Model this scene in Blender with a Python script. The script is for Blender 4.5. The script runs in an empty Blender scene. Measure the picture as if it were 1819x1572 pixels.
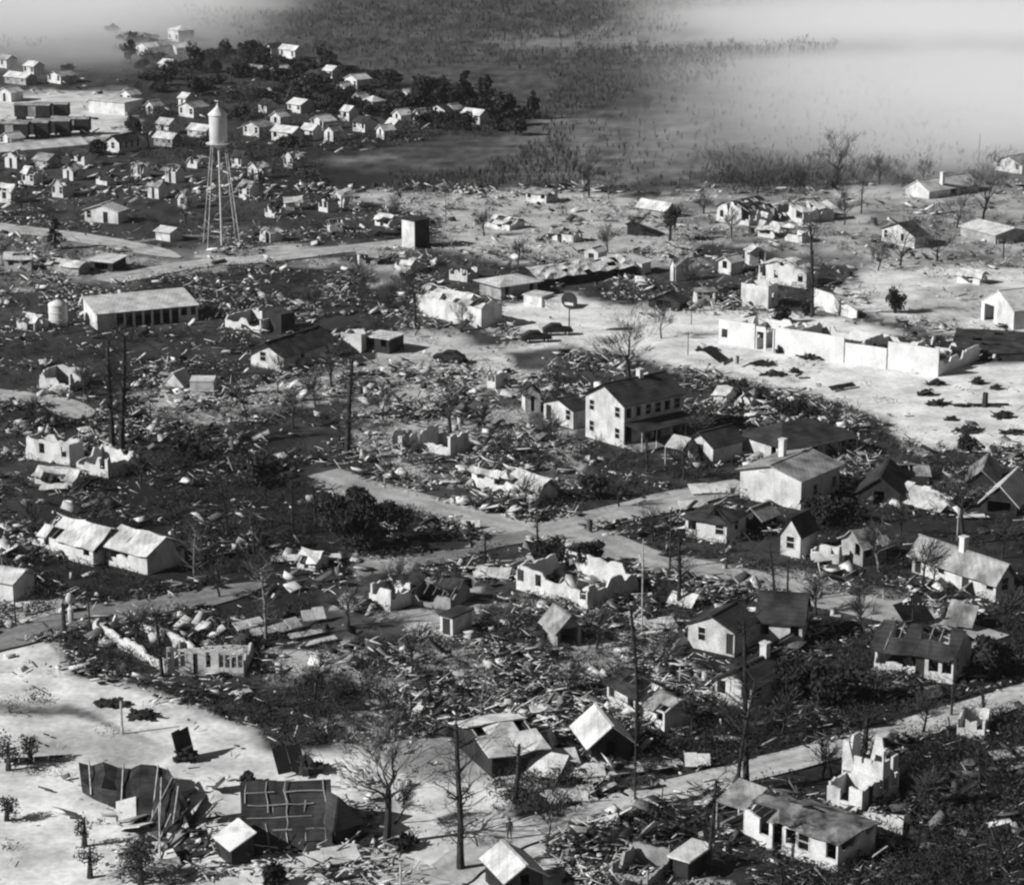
import bpy, math, random
import numpy as np
from mathutils import Vector
R = math.radians
sc = bpy.context.scene
COL = sc.collection
rnd = random.Random(7)
nrg = np.random.default_rng(7)

# ------------------------------------------------------------------ camera
FPX, CX, CY, HCAM, YHOR = 4400.0, 909.5, 786.0, 83.0, -420.0
TH = math.atan((CY - YHOR) / FPX)
cam = bpy.data.cameras.new("camera")
cam.sensor_width = 36.0
cam.sensor_fit = 'HORIZONTAL'
cam.lens = 36.0 * FPX / 1819.0
cam.clip_end = 30000
cam.clip_start = 0.5
camo = bpy.data.objects.new("camera", cam)
COL.objects.link(camo)
camo.location = (0, 0, HCAM)
camo.rotation_euler = (math.pi / 2 - TH, 0, 0)
sc.camera = camo

# ------------------------------------------------------------------ world, sun, exposure
SUN_EL, SUN_AZ = R(31), R(19)          # the sun stands to the left of the view, slightly on the viewer's side
SUN_DIR = Vector((-math.cos(SUN_EL) * math.cos(SUN_AZ), -math.cos(SUN_EL) * math.sin(SUN_AZ), math.sin(SUN_EL)))
w = bpy.data.worlds.new("World")
sc.world = w
w.use_nodes = True
nt = w.node_tree
nt.nodes.clear()
sky = nt.nodes.new("ShaderNodeTexSky")
sky.sky_type = 'NISHITA'
sky.sun_disc = False
sky.sun_elevation = SUN_EL
sky.sun_rotation = math.atan2(SUN_DIR.x, SUN_DIR.y)
sky.dust_density = 0.2
sky.air_density = 0.25
bw = nt.nodes.new("ShaderNodeHueSaturation")       # black-and-white film
bw.inputs["Saturation"].default_value = 0.04
bg = nt.nodes.new("ShaderNodeBackground")
bg.inputs["Strength"].default_value = 0.05
wo = nt.nodes.new("ShaderNodeOutputWorld")
nt.links.new(sky.outputs[0], bw.inputs["Color"])
nt.links.new(bw.outputs[0], bg.inputs["Color"])
nt.links.new(bg.outputs[0], wo.inputs["Surface"])
sl = bpy.data.lights.new("sun", 'SUN')
sl.energy = 5.0
sl.angle = R(0.5)
sl.color = (1.0, 0.996, 0.988)
so = bpy.data.objects.new("sun", sl)
COL.objects.link(so)
so.rotation_euler = (-SUN_DIR).to_track_quat('-Z', 'Y').to_euler()
sc.view_settings.view_transform = 'Standard'
sc.view_settings.look = 'None'
sc.view_settings.exposure = 0.27
sc.view_settings.gamma = 1.0
sc.render.engine = 'CYCLES'
sc.cycles.use_denoising = True
sc.cycles.filter_width = 2.3
sc.cycles.volume_step_rate = 0.25
sc.cycles.max_bounces = 5
sc.cycles.diffuse_bounces = 1
sc.cycles.glossy_bounces = 1
sc.cycles.volume_bounces = 3
sc.cycles.volume_max_steps = 96
sc.cycles.transparent_max_bounces = 4

# ------------------------------------------------------------------ pixel <-> ground
ct, st = math.cos(TH), math.sin(TH)
def G(px, py, z=0.0):
    a, b = (px - CX) / FPX, -(py - CY) / FPX
    d = Vector((a, ct + b * st, -st + b * ct))
    t = (z - HCAM) / d.z
    return Vector((d.x * t, d.y * t, z))
def PJ(x, y, z):
    dz = z - HCAM
    f = y * ct - dz * st
    u = y * st + dz * ct
    return CX + FPX * x / f, CY - FPX * u / f
def hgt(px, py, top):
    "height of something standing at (px, py) whose top shows at row top"
    b = G(px, py)
    v = -(top - CY) / FPX
    dy, dz = ct + v * st, -st + v * ct
    return HCAM + b.y / dy * dz

# ------------------------------------------------------------------ materials (a monochrome photograph: all greys)
MATS = {}
def grey(v):
    return (v, v, v * 1.012, 1)
def mat(name, tone, lo=0.6, hi=1.15, scale=0.6, rough=0.85, stripe=None, fine=6.0, attr=None, bump=0.0, spec=0.25, streak=0.0):
    m = bpy.data.materials.new(name)
    m.use_nodes = True
    n, l = m.node_tree.nodes, m.node_tree.links
    b = n["Principled BSDF"]
    b.inputs["Roughness"].default_value = rough
    b.inputs["Specular IOR Level"].default_value = spec
    tc = n.new("ShaderNodeTexCoord")
    geo = n.new("ShaderNodeNewGeometry")
    pos = geo.outputs["Position"]
    n1 = n.new("ShaderNodeTexNoise"); n1.inputs["Scale"].default_value = scale; n1.inputs["Detail"].default_value = 5
    n2 = n.new("ShaderNodeTexNoise"); n2.inputs["Scale"].default_value = fine; n2.inputs["Detail"].default_value = 3
    l.new(pos, n1.inputs["Vector"]); l.new(pos, n2.inputs["Vector"])
    mr = n.new("ShaderNodeMapRange")
    mr.inputs["From Min"].default_value = 0.32; mr.inputs["From Max"].default_value = 0.62
    mr.inputs["To Min"].default_value = lo; mr.inputs["To Max"].default_value = hi
    l.new(n1.outputs["Fac"], mr.inputs["Value"])
    mr2 = n.new("ShaderNodeMapRange")
    mr2.inputs["From Min"].default_value = 0.3; mr2.inputs["From Max"].default_value = 0.7
    mr2.inputs["To Min"].default_value = 0.8; mr2.inputs["To Max"].default_value = 1.12
    l.new(n2.outputs["Fac"], mr2.inputs["Value"])
    mu = n.new("ShaderNodeMath"); mu.operation = 'MULTIPLY'
    l.new(mr.outputs[0], mu.inputs[0]); l.new(mr2.outputs[0], mu.inputs[1])
    last = mu.outputs[0]
    if streak:                                     # rain streaks, lost paint and soot, drawn out down the wall
        mpn = n.new("ShaderNodeMapping"); mpn.inputs["Scale"].default_value = (0.8, 0.8, 0.4)
        l.new(pos, mpn.inputs["Vector"])
        n3 = n.new("ShaderNodeTexNoise"); n3.inputs["Scale"].default_value = 1.1; n3.inputs["Detail"].default_value = 4
        l.new(mpn.outputs[0], n3.inputs["Vector"])
        m5 = n.new("ShaderNodeMapRange")
        m5.inputs["From Min"].default_value = 0.36; m5.inputs["From Max"].default_value = 0.5
        m5.inputs["To Min"].default_value = 1 - streak; m5.inputs["To Max"].default_value = 1.0
        l.new(n3.outputs["Fac"], m5.inputs["Value"])
        m6 = n.new("ShaderNodeMath"); m6.operation = 'MULTIPLY'
        l.new(last, m6.inputs[0]); l.new(m5.outputs[0], m6.inputs[1]); last = m6.outputs[0]
    if stripe:                                     # clapboards, seams, corrugation
        axis, per, depth = stripe
        sx = n.new("ShaderNodeSeparateXYZ"); l.new(tc.outputs["Object"], sx.inputs[0])
        mm = n.new("ShaderNodeMath"); mm.operation = 'MULTIPLY'; mm.inputs[1].default_value = 1.0 / per
        l.new(sx.outputs[axis], mm.inputs[0])
        fr = n.new("ShaderNodeMath"); fr.operation = 'FRACT'; l.new(mm.outputs[0], fr.inputs[0])
        gt = n.new("ShaderNodeMapRange"); gt.inputs["From Min"].default_value = 0.0; gt.inputs["From Max"].default_value = 0.3
        gt.inputs["To Min"].default_value = depth; gt.inputs["To Max"].default_value = 1.0
        l.new(fr.outputs[0], gt.inputs["Value"])
        m2 = n.new("ShaderNodeMath"); m2.operation = 'MULTIPLY'
        l.new(last, m2.inputs[0]); l.new(gt.outputs[0], m2.inputs[1]); last = m2.outputs[0]
    m3 = n.new("ShaderNodeMath"); m3.operation = 'MULTIPLY'
    l.new(last, m3.inputs[0])
    if attr:
        at = n.new("ShaderNodeAttribute"); at.attribute_name = attr
        l.new(at.outputs["Fac"], m3.inputs[1])
    else:
        m3.inputs[1].default_value = tone
    mn = n.new("ShaderNodeMath"); mn.operation = 'MINIMUM'; mn.inputs[1].default_value = 0.82
    l.new(m3.outputs[0], mn.inputs[0])
    l.new(mn.outputs[0], b.inputs["Base Color"])
    if bump:
        bp = n.new("ShaderNodeBump"); bp.inputs["Strength"].default_value = 0.7; bp.inputs["Distance"].default_value = bump
        l.new(n2.outputs["Fac"], bp.inputs["Height"]); l.new(bp.outputs[0], b.inputs["Normal"])
    MATS[name] = m
    return m
mat("white_paint", 0.58, 0.72, 1.08, 0.5, stripe=(2, 0.24, 0.7), streak=.28)
mat("white_plaster", 0.6, 0.78, 1.08, 0.35, streak=.28)
mat("grey_board", 0.30, 0.6, 1.2, 0.7, stripe=(2, 0.25, 0.8))
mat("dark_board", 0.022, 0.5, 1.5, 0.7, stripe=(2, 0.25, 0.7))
mat("tin_roof", 0.6, 0.62, 1.1, 0.45, stripe=(0, 0.6, 0.8), rough=0.6, streak=.2)
mat("grey_roof", 0.26, 0.45, 1.4, 0.5, stripe=(0, 0.5, 0.75), streak=.28)
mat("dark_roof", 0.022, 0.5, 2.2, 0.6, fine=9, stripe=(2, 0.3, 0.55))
mat("mottled_roof", 0.085, 0.25, 2.6, 0.8, fine=5)
mat("brick", 0.62, 0.88, 1.06, 0.3, streak=.12)
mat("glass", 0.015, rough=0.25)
mat("trim", 0.55)
mat("bark", 0.028, 0.6, 1.5, 2.0)
mat("pale_bark", 0.16, 0.5, 1.4, 2.0)
mat("leaf", 0.022, 0.4, 1.8, 0.5)
mat("twig", 0.05, 0.6, 1.5, 1.0)
mat("wood", 0.4, 0.6, 1.2, 1.5)
mat("dark_metal", 0.03, rough=0.5)
mat("pale_metal", 0.6, 0.85, 1.05, 0.6, rough=0.5)
mat("rubber", 0.02)
mat("cloth", 0.06)
mat("skin", 0.35)
mat("ground", 1.0, 0.72, 1.22, 0.22, fine=1.6, attr="tone", bump=0.06)
mat("dirt_road", 1.0, 0.75, 1.15, 0.25, fine=1.5, attr="tone", bump=0.08)
mat("debris", 1.0, 0.75, 1.15, 1.0, attr="tone")
mat("brush", 1.0, 0.6, 1.4, 0.5, attr="tone")

# ------------------------------------------------------------------ mesh helpers
class MB:
    def __init__(s):
        s.v, s.f, s.t = [], [], []
    def poly(s, pts, tone=None):
        i = len(s.v)
        s.v.extend(tuple(p) for p in pts)
        s.f.append(tuple(range(i, i + len(pts))))
        s.t.append(tone)
    def hexa(s, p, tone=None):
        "eight corners: bottom ring then top ring"
        i = len(s.v)
        s.v.extend(tuple(q) for q in p)
        for f in ((3, 2, 1, 0), (4, 5, 6, 7), (0, 1, 5, 4), (1, 2, 6, 5), (2, 3, 7, 6), (3, 0, 4, 7)):
            s.f.append(tuple(i + k for k in f)); s.t.append(tone)
    def box(s, c, sz, rz=0.0, tone=None):
        cr, sr = math.cos(rz), math.sin(rz)
        P = []
        for z in (-.5, .5):
            for x, y in ((-.5, -.5), (.5, -.5), (.5, .5), (-.5, .5)):
                X, Y = x * sz[0], y * sz[1]
                P.append((c[0] + X * cr - Y * sr, c[1] + X * sr + Y * cr, c[2] + z * sz[2]))
        s.hexa(P, tone)
    def obox(s, c, ax, ay, az, tone=None):
        "box from centre and three half-axis vectors"
        P = []
        for k in (-1, 1):
            for i, j in ((-1, -1), (1, -1), (1, 1), (-1, 1)):
                P.append(c + ax * i + ay * j + az * k)
        s.hexa(P, tone)
    def tube(s, p0, p1, r0, r1, n=5, tone=None, cap=False):
        d = p1 - p0
        if d.length < 1e-6: return
        d = d.normalized()
        a = d.cross(Vector((0, 0, 1)) if abs(d.z) < .9 else Vector((1, 0, 0))).normalized()
        b = d.cross(a)
        i = len(s.v)
        for p, r in ((p0, r0), (p1, r1)):
            for k in range(n):
                t = 2 * math.pi * k / n
                s.v.append(tuple(p + (a * math.cos(t) + b * math.sin(t)) * r))
        for k in range(n):
            j = (k + 1) % n
            s.f.append((i + k, i + j, i + n + j, i + n + k)); s.t.append(tone)
        if cap:
            s.f.append(tuple(i + n + k for k in range(n))); s.t.append(tone)
            s.f.append(tuple(i + n - 1 - k for k in range(n))); s.t.append(tone)
    def lathe(s, c, prof, n=14, tone=None):
        i = len(s.v)
        for r, z in prof:
            for k in range(n):
                t = 2 * math.pi * k / n
                s.v.append((c[0] + r * math.cos(t), c[1] + r * math.sin(t), c[2] + z))
        for q in range(len(prof) - 1):
            for k in range(n):
                j = (k + 1) % n
                s.f.append((i + q * n + k, i + q * n + j, i + (q + 1) * n + j, i + (q + 1) * n + k)); s.t.append(tone)
    def build(s, name, m, parent=None, smooth=False):
        me = bpy.data.meshes.new(name)
        me.from_pydata(s.v, [], s.f)
        me.materials.append(MATS[m])
        if any(t is not None for t in s.t):
            a = me.attributes.new("tone", 'FLOAT', 'FACE')
            a.data.foreach_set("value", [0.1 if t is None else t for t in s.t])
        if smooth:
            me.polygons.foreach_set("use_smooth", [True] * len(me.polygons))
        o = bpy.data.objects.new(name, me)
        COL.objects.link(o)
        if parent: o.parent = parent
        return o
def tag(o, label=None, cat=None, group=None, kind=None):
    if label: o["label"] = label
    if cat: o["category"] = cat
    if group: o["group"] = group
    if kind: o["kind"] = kind
    return o
def thing(name, loc, label, cat, group=None):
    o = bpy.data.objects.new(name, None)
    COL.objects.link(o)
    o.location = loc
    o.empty_display_size = 0.5
    return tag(o, label, cat, group)
def copy_tree(o, parent=None):
    c = o.copy()
    COL.objects.link(c)
    c.parent = parent
    for ch in list(o.children):
        copy_tree(ch, c)
    return c
# ------------------------------------------------------------------ value noise for ragged borders (world metres)
def vnoise(x, y, s, seed=0):
    x = np.asarray(x) / s; y = np.asarray(y) / s
    xi = np.floor(x).astype(np.int64); yi = np.floor(y).astype(np.int64)
    fx = x - xi; fy = y - yi
    fx = fx * fx * (3 - 2 * fx); fy = fy * fy * (3 - 2 * fy)
    def h(a, b):
        n = (a * 374761393 + b * 668265263 + seed * 974634777) & 0x7fffffff
        n = ((n ^ (n >> 13)) * 1274126177) & 0x7fffffff
        return ((n ^ (n >> 16)) & 0xffff) / 65535.0
    return (h(xi, yi) * (1 - fx) + h(xi + 1, yi) * fx) * (1 - fy) + (h(xi, yi + 1) * (1 - fx) + h(xi + 1, yi + 1) * fx) * fy
def fbm(x, y, s, seed=0):
    return sum(vnoise(x, y, s / 2 ** k, seed + k) * 0.5 ** k for k in range(4)) / 1.875
def inpoly(px, py, poly):
    c = np.zeros(px.shape, bool)
    n = len(poly)
    for i in range(n):
        x0, y0 = poly[i]; x1, y1 = poly[(i + 1) % n]
        if y0 == y1: continue
        k = ((y0 > py) != (y1 > py)) & (px < (x1 - x0) * (py - y0) / (y1 - y0) + x0)
        c ^= k
    return c
def sdist(px, py, poly):
    "signed distance (inside positive); rows count for more because the ground is seen foreshortened"
    d = np.full(px.shape, 1e9)
    ky = 2.6
    n = len(poly)
    for i in range(n):
        x0, y0 = poly[i]; x1, y1 = poly[(i + 1) % n]
        ex, ey = x1 - x0, (y1 - y0) * ky
        wx, wy = px - x0, (py - y0) * ky
        t = np.clip((wx * ex + wy * ey) / (ex * ex + ey * ey + 1e-9), 0, 1)
        d = np.minimum(d, np.hypot(wx - ex * t, wy - ey * t))
    return np.where(inpoly(px, py, poly), d, -d)

# soil, grass and a few painted shadow bands: (albedo, softness in px, outline). Later ones lie over earlier ones.
SOIL = [
    # far fields beyond the town
    (0.06, 40, [(380, -60), (1200, -60), (1250, 30), (1250, 330), (900, 350), (400, 330), (300, 120)]),
    (0.16, 14, [(560, 236), (700, 222), (1060, 206), (1075, 216), (760, 236), (600, 250)]),
    (0.15, 12, [(560, 285), (690, 270), (705, 280), (560, 300)]),
    (0.13, 60, [(900, 240), (1240, 200), (1300, 330), (1020, 345)]),
    (0.2, 40, [(900, 75), (1100, 62), (1600, 40), (2400, 30), (2400, 95), (1150, 95)]),
    (0.12, 50, [(1080, 20), (1400, 12), (2400, 0), (2400, 40), (1100, 50)]),
    (0.14, 120, [(1240, 120), (2400, 100), (2400, 300), (1500, 300), (1300, 240)]),
    (0.14, 40, [(-600, -80), (420, -80), (380, 10), (200, 45), (-600, 60)]),
    # upper left town
    (0.035, 20, [(-400, 60), (200, 60), (620, 130), (950, 215), (700, 260), (420, 300), (-400, 330)]),
    (0.55, 14, [(-500, 165), (220, 160), (255, 215), (220, 245), (-500, 285)]),
    (0.016, 18, [(430, 250), (640, 262), (930, 205), (960, 222), (720, 255), (560, 285), (640, 300), (820, 310), (700, 350), (420, 345)]),
    # near edge of the middle ground: light lots
    (0.42, 16, [(600, 345), (900, 335), (1120, 345), (1240, 380), (1240, 470), (1000, 470), (780, 440), (760, 380)]),
    (0.22, 24, [(1180, 330), (1819, 320), (2300, 330), (2300, 480), (1500, 470), (1240, 430)]),
    (0.42, 12, [(1460, 340), (1560, 335), (1700, 352), (1690, 362), (1500, 356)]),
    (0.6, 14, [(1520, 480), (1650, 470), (1819, 478), (2400, 470), (2400, 600), (1819, 596), (1660, 590), (1560, 560), (1460, 540)]),
    (0.42, 10, [(1640, 515), (1760, 505), (1780, 540), (1700, 575), (1610, 560)]),
    (0.16, 20, [(-300, 395), (300, 440), (720, 430), (760, 470), (640, 520), (330, 500), (-300, 520)]),
    (0.022, 16, [(110, 412), (330, 455), (600, 445), (700, 440), (690, 460), (430, 470), (250, 490), (240, 520), (420, 560), (440, 520), (600, 500), (640, 470), (420, 475)]),
    (0.025, 20, [(220, 490), (420, 478), (640, 480), (690, 540), (600, 600), (420, 545), (360, 510)]),
    (0.03, 25, [(-200, 590), (230, 600), (450, 580), (440, 640), (260, 660), (-200, 640)]),
    # plaza and main street
    (0.64, 14, [(880, 545), (1010, 520), (1120, 540), (1290, 545), (1500, 560), (1700, 610), (2400, 640), (2400, 850), (1819, 790), (1640, 800), (1560, 745), (1440, 700), (1330, 680), (1200, 650), (1120, 630), (1000, 622), (960, 660), (880, 690), (800, 650), (840, 622), (930, 610), (880, 585)]),
    (0.45, 16, [(660, 600), (800, 590), (960, 690), (900, 740), (820, 700), (640, 720), (600, 690), (720, 660)]),
    (0.04, 7, [(1380, 578), (1570, 592), (1830, 598), (2300, 600), (2300, 636), (1830, 640), (1680, 644), (1580, 625), (1450, 612)]),  # shadow inside and beyond the shop row, painted into the soil tone
    (0.055, 10, [(900, 625), (1000, 612), (1090, 625), (1120, 660), (1000, 665), (920, 650)]),
    (0.30, 18, [(230, 700), (480, 690), (600, 655), (640, 665), (620, 700), (420, 740), (300, 735)]),
    (0.08, 26, [(600, 690), (1000, 690), (1040, 860), (760, 850), (640, 800)]),
    # big dark scrub left of centre
    (0.012, 24, [(60, 870), (300, 800), (480, 770), (560, 850), (700, 900), (900, 950), (700, 1010), (480, 1085), (200, 1080), (60, 1020)]),
    (0.03, 20, [(0, 720), (120, 745), (180, 760), (190, 800), (0, 790)]),
    (0.05, 30, [(620, 960), (1200, 960), (1250, 1100), (1000, 1250), (600, 1200)]),
    (0.2, 30, [(480, 1160), (820, 1170), (1100, 1120), (1240, 1170), (1180, 1250), (820, 1290), (560, 1270), (440, 1200)]),
    (0.03, 18, [(1080, 960), (1400, 990), (1420, 1060), (1100, 1090)]),
    (0.24, 16, [(1190, 985), (1400, 1000), (1680, 1075), (1650, 1110), (1480, 1065), (1220, 1030)]),
    (0.02, 26, [(1420, 840), (1700, 840), (2300, 900), (2300, 1060), (1800, 1050), (1480, 1010), (1400, 930)]),
    (0.015, 24, [(1180, 1160), (1440, 1100), (1600, 1090), (2300, 1060), (2300, 1230), (1700, 1250), (1340, 1350), (1140, 1330)]),
    (0.016, 24, [(1000, 1480), (1270, 1420), (1560, 1330), (1819, 1250), (2400, 1200), (2400, 1900), (1200, 1900), (1250, 1570), (1050, 1560)]),
    # bottom left clearing
    (0.62, 20, [(-700, 1130), (100, 1140), (150, 1190), (220, 1215), (330, 1240), (440, 1290), (480, 1330), (700, 1320), (860, 1300), (1000, 1360), (900, 1450), (1010, 1510), (960, 1900), (-700, 1900)]),
    (0.6, 14, [(-400, 1075), (120, 1060), (160, 1085), (110, 1105), (-400, 1125)]),
    (0.26, 22, [(640, 1290), (860, 1270), (860, 1380), (740, 1390), (640, 1340)]),
    (0.16, 9, [(-200, 1240), (120, 1247), (200, 1275), (290, 1325), (240, 1312), (130, 1268), (-200, 1268)]),
    (0.42, 18, [(20, 1290), (160, 1280), (300, 1330), (220, 1360), (60, 1340)]),
    (0.025, 12, [(70, 1095), (180, 1150), (340, 1205), (520, 1215), (620, 1200), (660, 1260), (480, 1290), (380, 1270), (240, 1215), (130, 1200)]),
    (0.025, 9, [(-300, 1132), (150, 1108), (320, 1085), (320, 1095), (160, 1125), (-300, 1150)]),  # dark strip: a shadow line painted into the soil tone
    (0.4, 18, [(640, 1380), (760, 1400), (700, 1500), (820, 1560), (640, 1600), (560, 1520)]),
    (0.66, 20, [(-700, 1380), (140, 1402), (285, 1470), (235, 1600), (200, 1900), (-700, 1900)]),
    (0.62, 10, [(690, 1400), (850, 1395), (960, 1480), (900, 1540), (760, 1560), (700, 1490)]),
    (0.40, 10, [(1210, 1555), (1290, 1565), (1350, 1700), (1050, 1700), (1100, 1562)]),
]
def soil(px, py, X, Y):
    t = np.full(px.shape, 0.036)
    e = (fbm(X, Y, 14, 3) - 0.5) * 2
    e2 = (fbm(X, Y, 3.0, 11) - 0.5) * 2
    for tone, soft, poly in SOIL:
        xs = [p[0] for p in poly]; ys = [p[1] for p in poly]
        k = (px > min(xs) - 90) & (px < max(xs) + 90) & (py > min(ys) - 50) & (py < max(ys) + 50)
        if not k.any(): continue
        d = sdist(px[k], py[k], poly) + e[k] * (18 + soft) + e2[k] * (6 + soft * .6)
        a = np.clip(d / soft * 0.5 + 0.5, 0, 1)
        t[k] = t[k] * (1 - a) + tone * a
    return t

def build_ground():
    pys = np.concatenate([np.arange(1990, 300, -6.0), np.arange(300, -60, -5.0), np.arange(-60, -396, -12.0)])
    pxs = np.concatenate([np.arange(-1500, -60, 60.0), np.arange(-60, 1880, 6.0), np.arange(1880, 3400, 60.0)])
    PX, PY = np.meshgrid(pxs, pys)
    a = (PX - CX) / FPX; b = -(PY - CY) / FPX
    dy = ct + b * st; dz = -st + b * ct
    t = -HCAM / dz
    X = a * t; Y = dy * t
    tone = soil(PX.ravel(), PY.ravel(), X.ravel(), Y.ravel())
    # mottling: litter, tufts, ash, puddled mud (a property of the soil itself)
    m = fbm(X.ravel(), Y.ravel(), 5.0, 21)
    pt = fbm(X.ravel(), Y.ravel(), 6.5, 33)                   # bare worn patches in the grass
    pk = np.clip((pt - .53) / .05, 0, 1) * ((PY.ravel() > 345) & (tone > .045))
    tone = tone * (1 - pk) + np.maximum(tone, .36) * pk
    amp = np.clip((0.34 - tone) / 0.28, 0.12, 1)              # bare sand is smoother than littered ground
    tone = np.clip(tone * (1 + ((m - 0.5) * 1.6 + (fbm(X.ravel(), Y.ravel(), 1.6, 83) - .5) * 1.6) * amp), 0.012, 0.66)
    Z = (fbm(X.ravel(), Y.ravel(), 9.0, 5) - 1.0) * 0.22
    Z = np.where(Y.ravel() > 430, 0, Z) - 0.01
    n, mcol = len(pys), len(pxs)
    # skirt behind the viewer
    V = np.stack([X.ravel(), Y.ravel(), Z], 1)
    idx = np.arange(n * mcol).reshape(n, mcol)
    q = np.stack([idx[:-1, :-1], idx[:-1, 1:], idx[1:, 1:], idx[1:, :-1]], -1).reshape(-1, 4)
    extra = np.array([[-260., -150, -.05], [260., -150, -.05]])
    V = np.vstack([V, extra])
    me = bpy.data.meshes.new("ground")
    nq = len(q)
    me.vertices.add(len(V)); me.vertices.foreach_set("co", V.ravel())
    me.loops.add(nq * 4 + 4)
    quad = [n * mcol, n * mcol + 1, int(idx[0, -1]), int(idx[0, 0])]
    me.loops.foreach_set("vertex_index", np.concatenate([q.ravel(), quad]))
    me.polygons.add(nq + 1)
    me.polygons.foreach_set("loop_start", np.arange(nq + 1) * 4)
    me.update(calc_edges=True); me.validate()
    at = me.attributes.new("tone", 'FLOAT', 'POINT')
    at.data.foreach_set("value", np.concatenate([tone, [.1, .1]]))
    me.polygons.foreach_set("use_smooth", [True] * len(me.polygons))
    me.materials.append(MATS["ground"])
    o = bpy.data.objects.new("ground", me)
    COL.objects.link(o)
    tag(o, kind="structure")
build_ground()

# ------------------------------------------------------------------ roads: sheets with worn edges lying on the ground
ROADS = []
def road(name, pts, width, tone, z=0.03, taper=False):
    P = [G(*p) for p in pts]
    # resample (Catmull-Rom) every ~1.5 m
    Q = []
    for i in range(len(P) - 1):
        p0 = P[max(i - 1, 0)]; p1 = P[i]; p2 = P[i + 1]; p3 = P[min(i + 2, len(P) - 1)]
        n = max(2, int((p2 - p1).length / 1.5))
        for k in range(n):
            t = k / n
            Q.append(0.5 * ((2 * p1) + (p2 - p0) * t + (2 * p0 - 5 * p1 + 4 * p2 - p3) * t * t + (-p0 + 3 * p1 - 3 * p2 + p3) * t ** 3))
    Q.append(P[-1])
    ROADS.append(([(q.x, q.y) for q in Q], width))
    me_v, me_f, tn = [], [], []
    na = 6
    for i, q in enumerate(Q):
        d = (Q[min(i + 1, len(Q) - 1)] - Q[max(i - 1, 0)]).normalized()
        s = Vector((d.y, -d.x, 0))
        wl = width / 2 * (0.85 + 0.45 * float(fbm(q.x, q.y, 4, 31)))
        wr = width / 2 * (0.85 + 0.45 * float(fbm(q.x, q.y, 4, 41)))
        if taper and i > len(Q) * .8:
            f = max(.05, (len(Q) - i) / (len(Q) * .2)); wl *= f; wr *= f
        for k in range(na + 1):
            u = -wl + (wl + wr) * k / na
            p = q + s * u
            me_v.append((p.x, p.y, z))
            rut = 0.82 if k in (2, 4) else (0.9 if k in (0, na) else 1.05)
            tn.append(tone * rut * (0.75 + 0.5 * float(fbm(p.x, p.y, 6, 51))))
    for i in range(len(Q) - 1):
        for k in range(na):
            a = i * (na + 1) + k
            me_f.append((a, a + 1, a + na + 2, a + na + 1))
    me = bpy.data.meshes.new(name)
    me.from_pydata(me_v, [], me_f)
    at = me.attributes.new("tone", 'FLOAT', 'POINT'); at.data.foreach_set("value", tn)
    me.materials.append(MATS["dirt_road"])
    o = bpy.data.objects.new(name, me); COL.objects.link(o)
    tag(o, kind="structure")
road("road", [(780, 1560), (880, 1500), (985, 1462), (1115, 1425), (1240, 1392), (1400, 1352), (1560, 1308), (1700, 1270), (1819, 1232), (2100, 1160)], 3.8, 0.46)
road("road", [(560, 842), (640, 868), (730, 893), (860, 925), (950, 945), (1040, 955), (1120, 985), (1200, 1005)], 6.6, 0.36, z=0.034)
road("road", [(950, 942), (1040, 925), (1130, 906), (1230, 880), (1330, 862)], 5.6, 0.4, z=0.038)
road("road", [(950, 950), (880, 962), (800, 985), (740, 1000)], 3.6, 0.2, z=0.042, taper=True)
road("road", [(1200, 1005), (1290, 1020), (1420, 1052), (1540, 1078), (1640, 1102), (1760, 1140)], 5.6, 0.38, z=0.046)
road("road", [(185, 500), (330, 472), (460, 460), (560, 448), (640, 440), (735, 430)], 6.2, 0.42)
road("road", [(-60, 396), (80, 414), (200, 432), (320, 458)], 6.2, 0.42, z=0.034, taper=True)
road("road", [(-60, 694), (40, 706), (100, 716), (150, 742)], 5, 0.4, taper=True)
road("road", [(470, 692), (560, 676), (640, 655), (700, 640)], 4.4, 0.36)
road("path", [(170, 440), (330, 420), (420, 425)], 1.6, 0.2)
road("path", [(1040, 1388), (1120, 1365), (1210, 1352)], 1.3, 0.45, z=0.05)
road("road", [(-60, 1152), (60, 1120), (150, 1094), (260, 1078), (360, 1062), (470, 1036)], 5.0, 0.2, z=0.05, taper=True)
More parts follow.
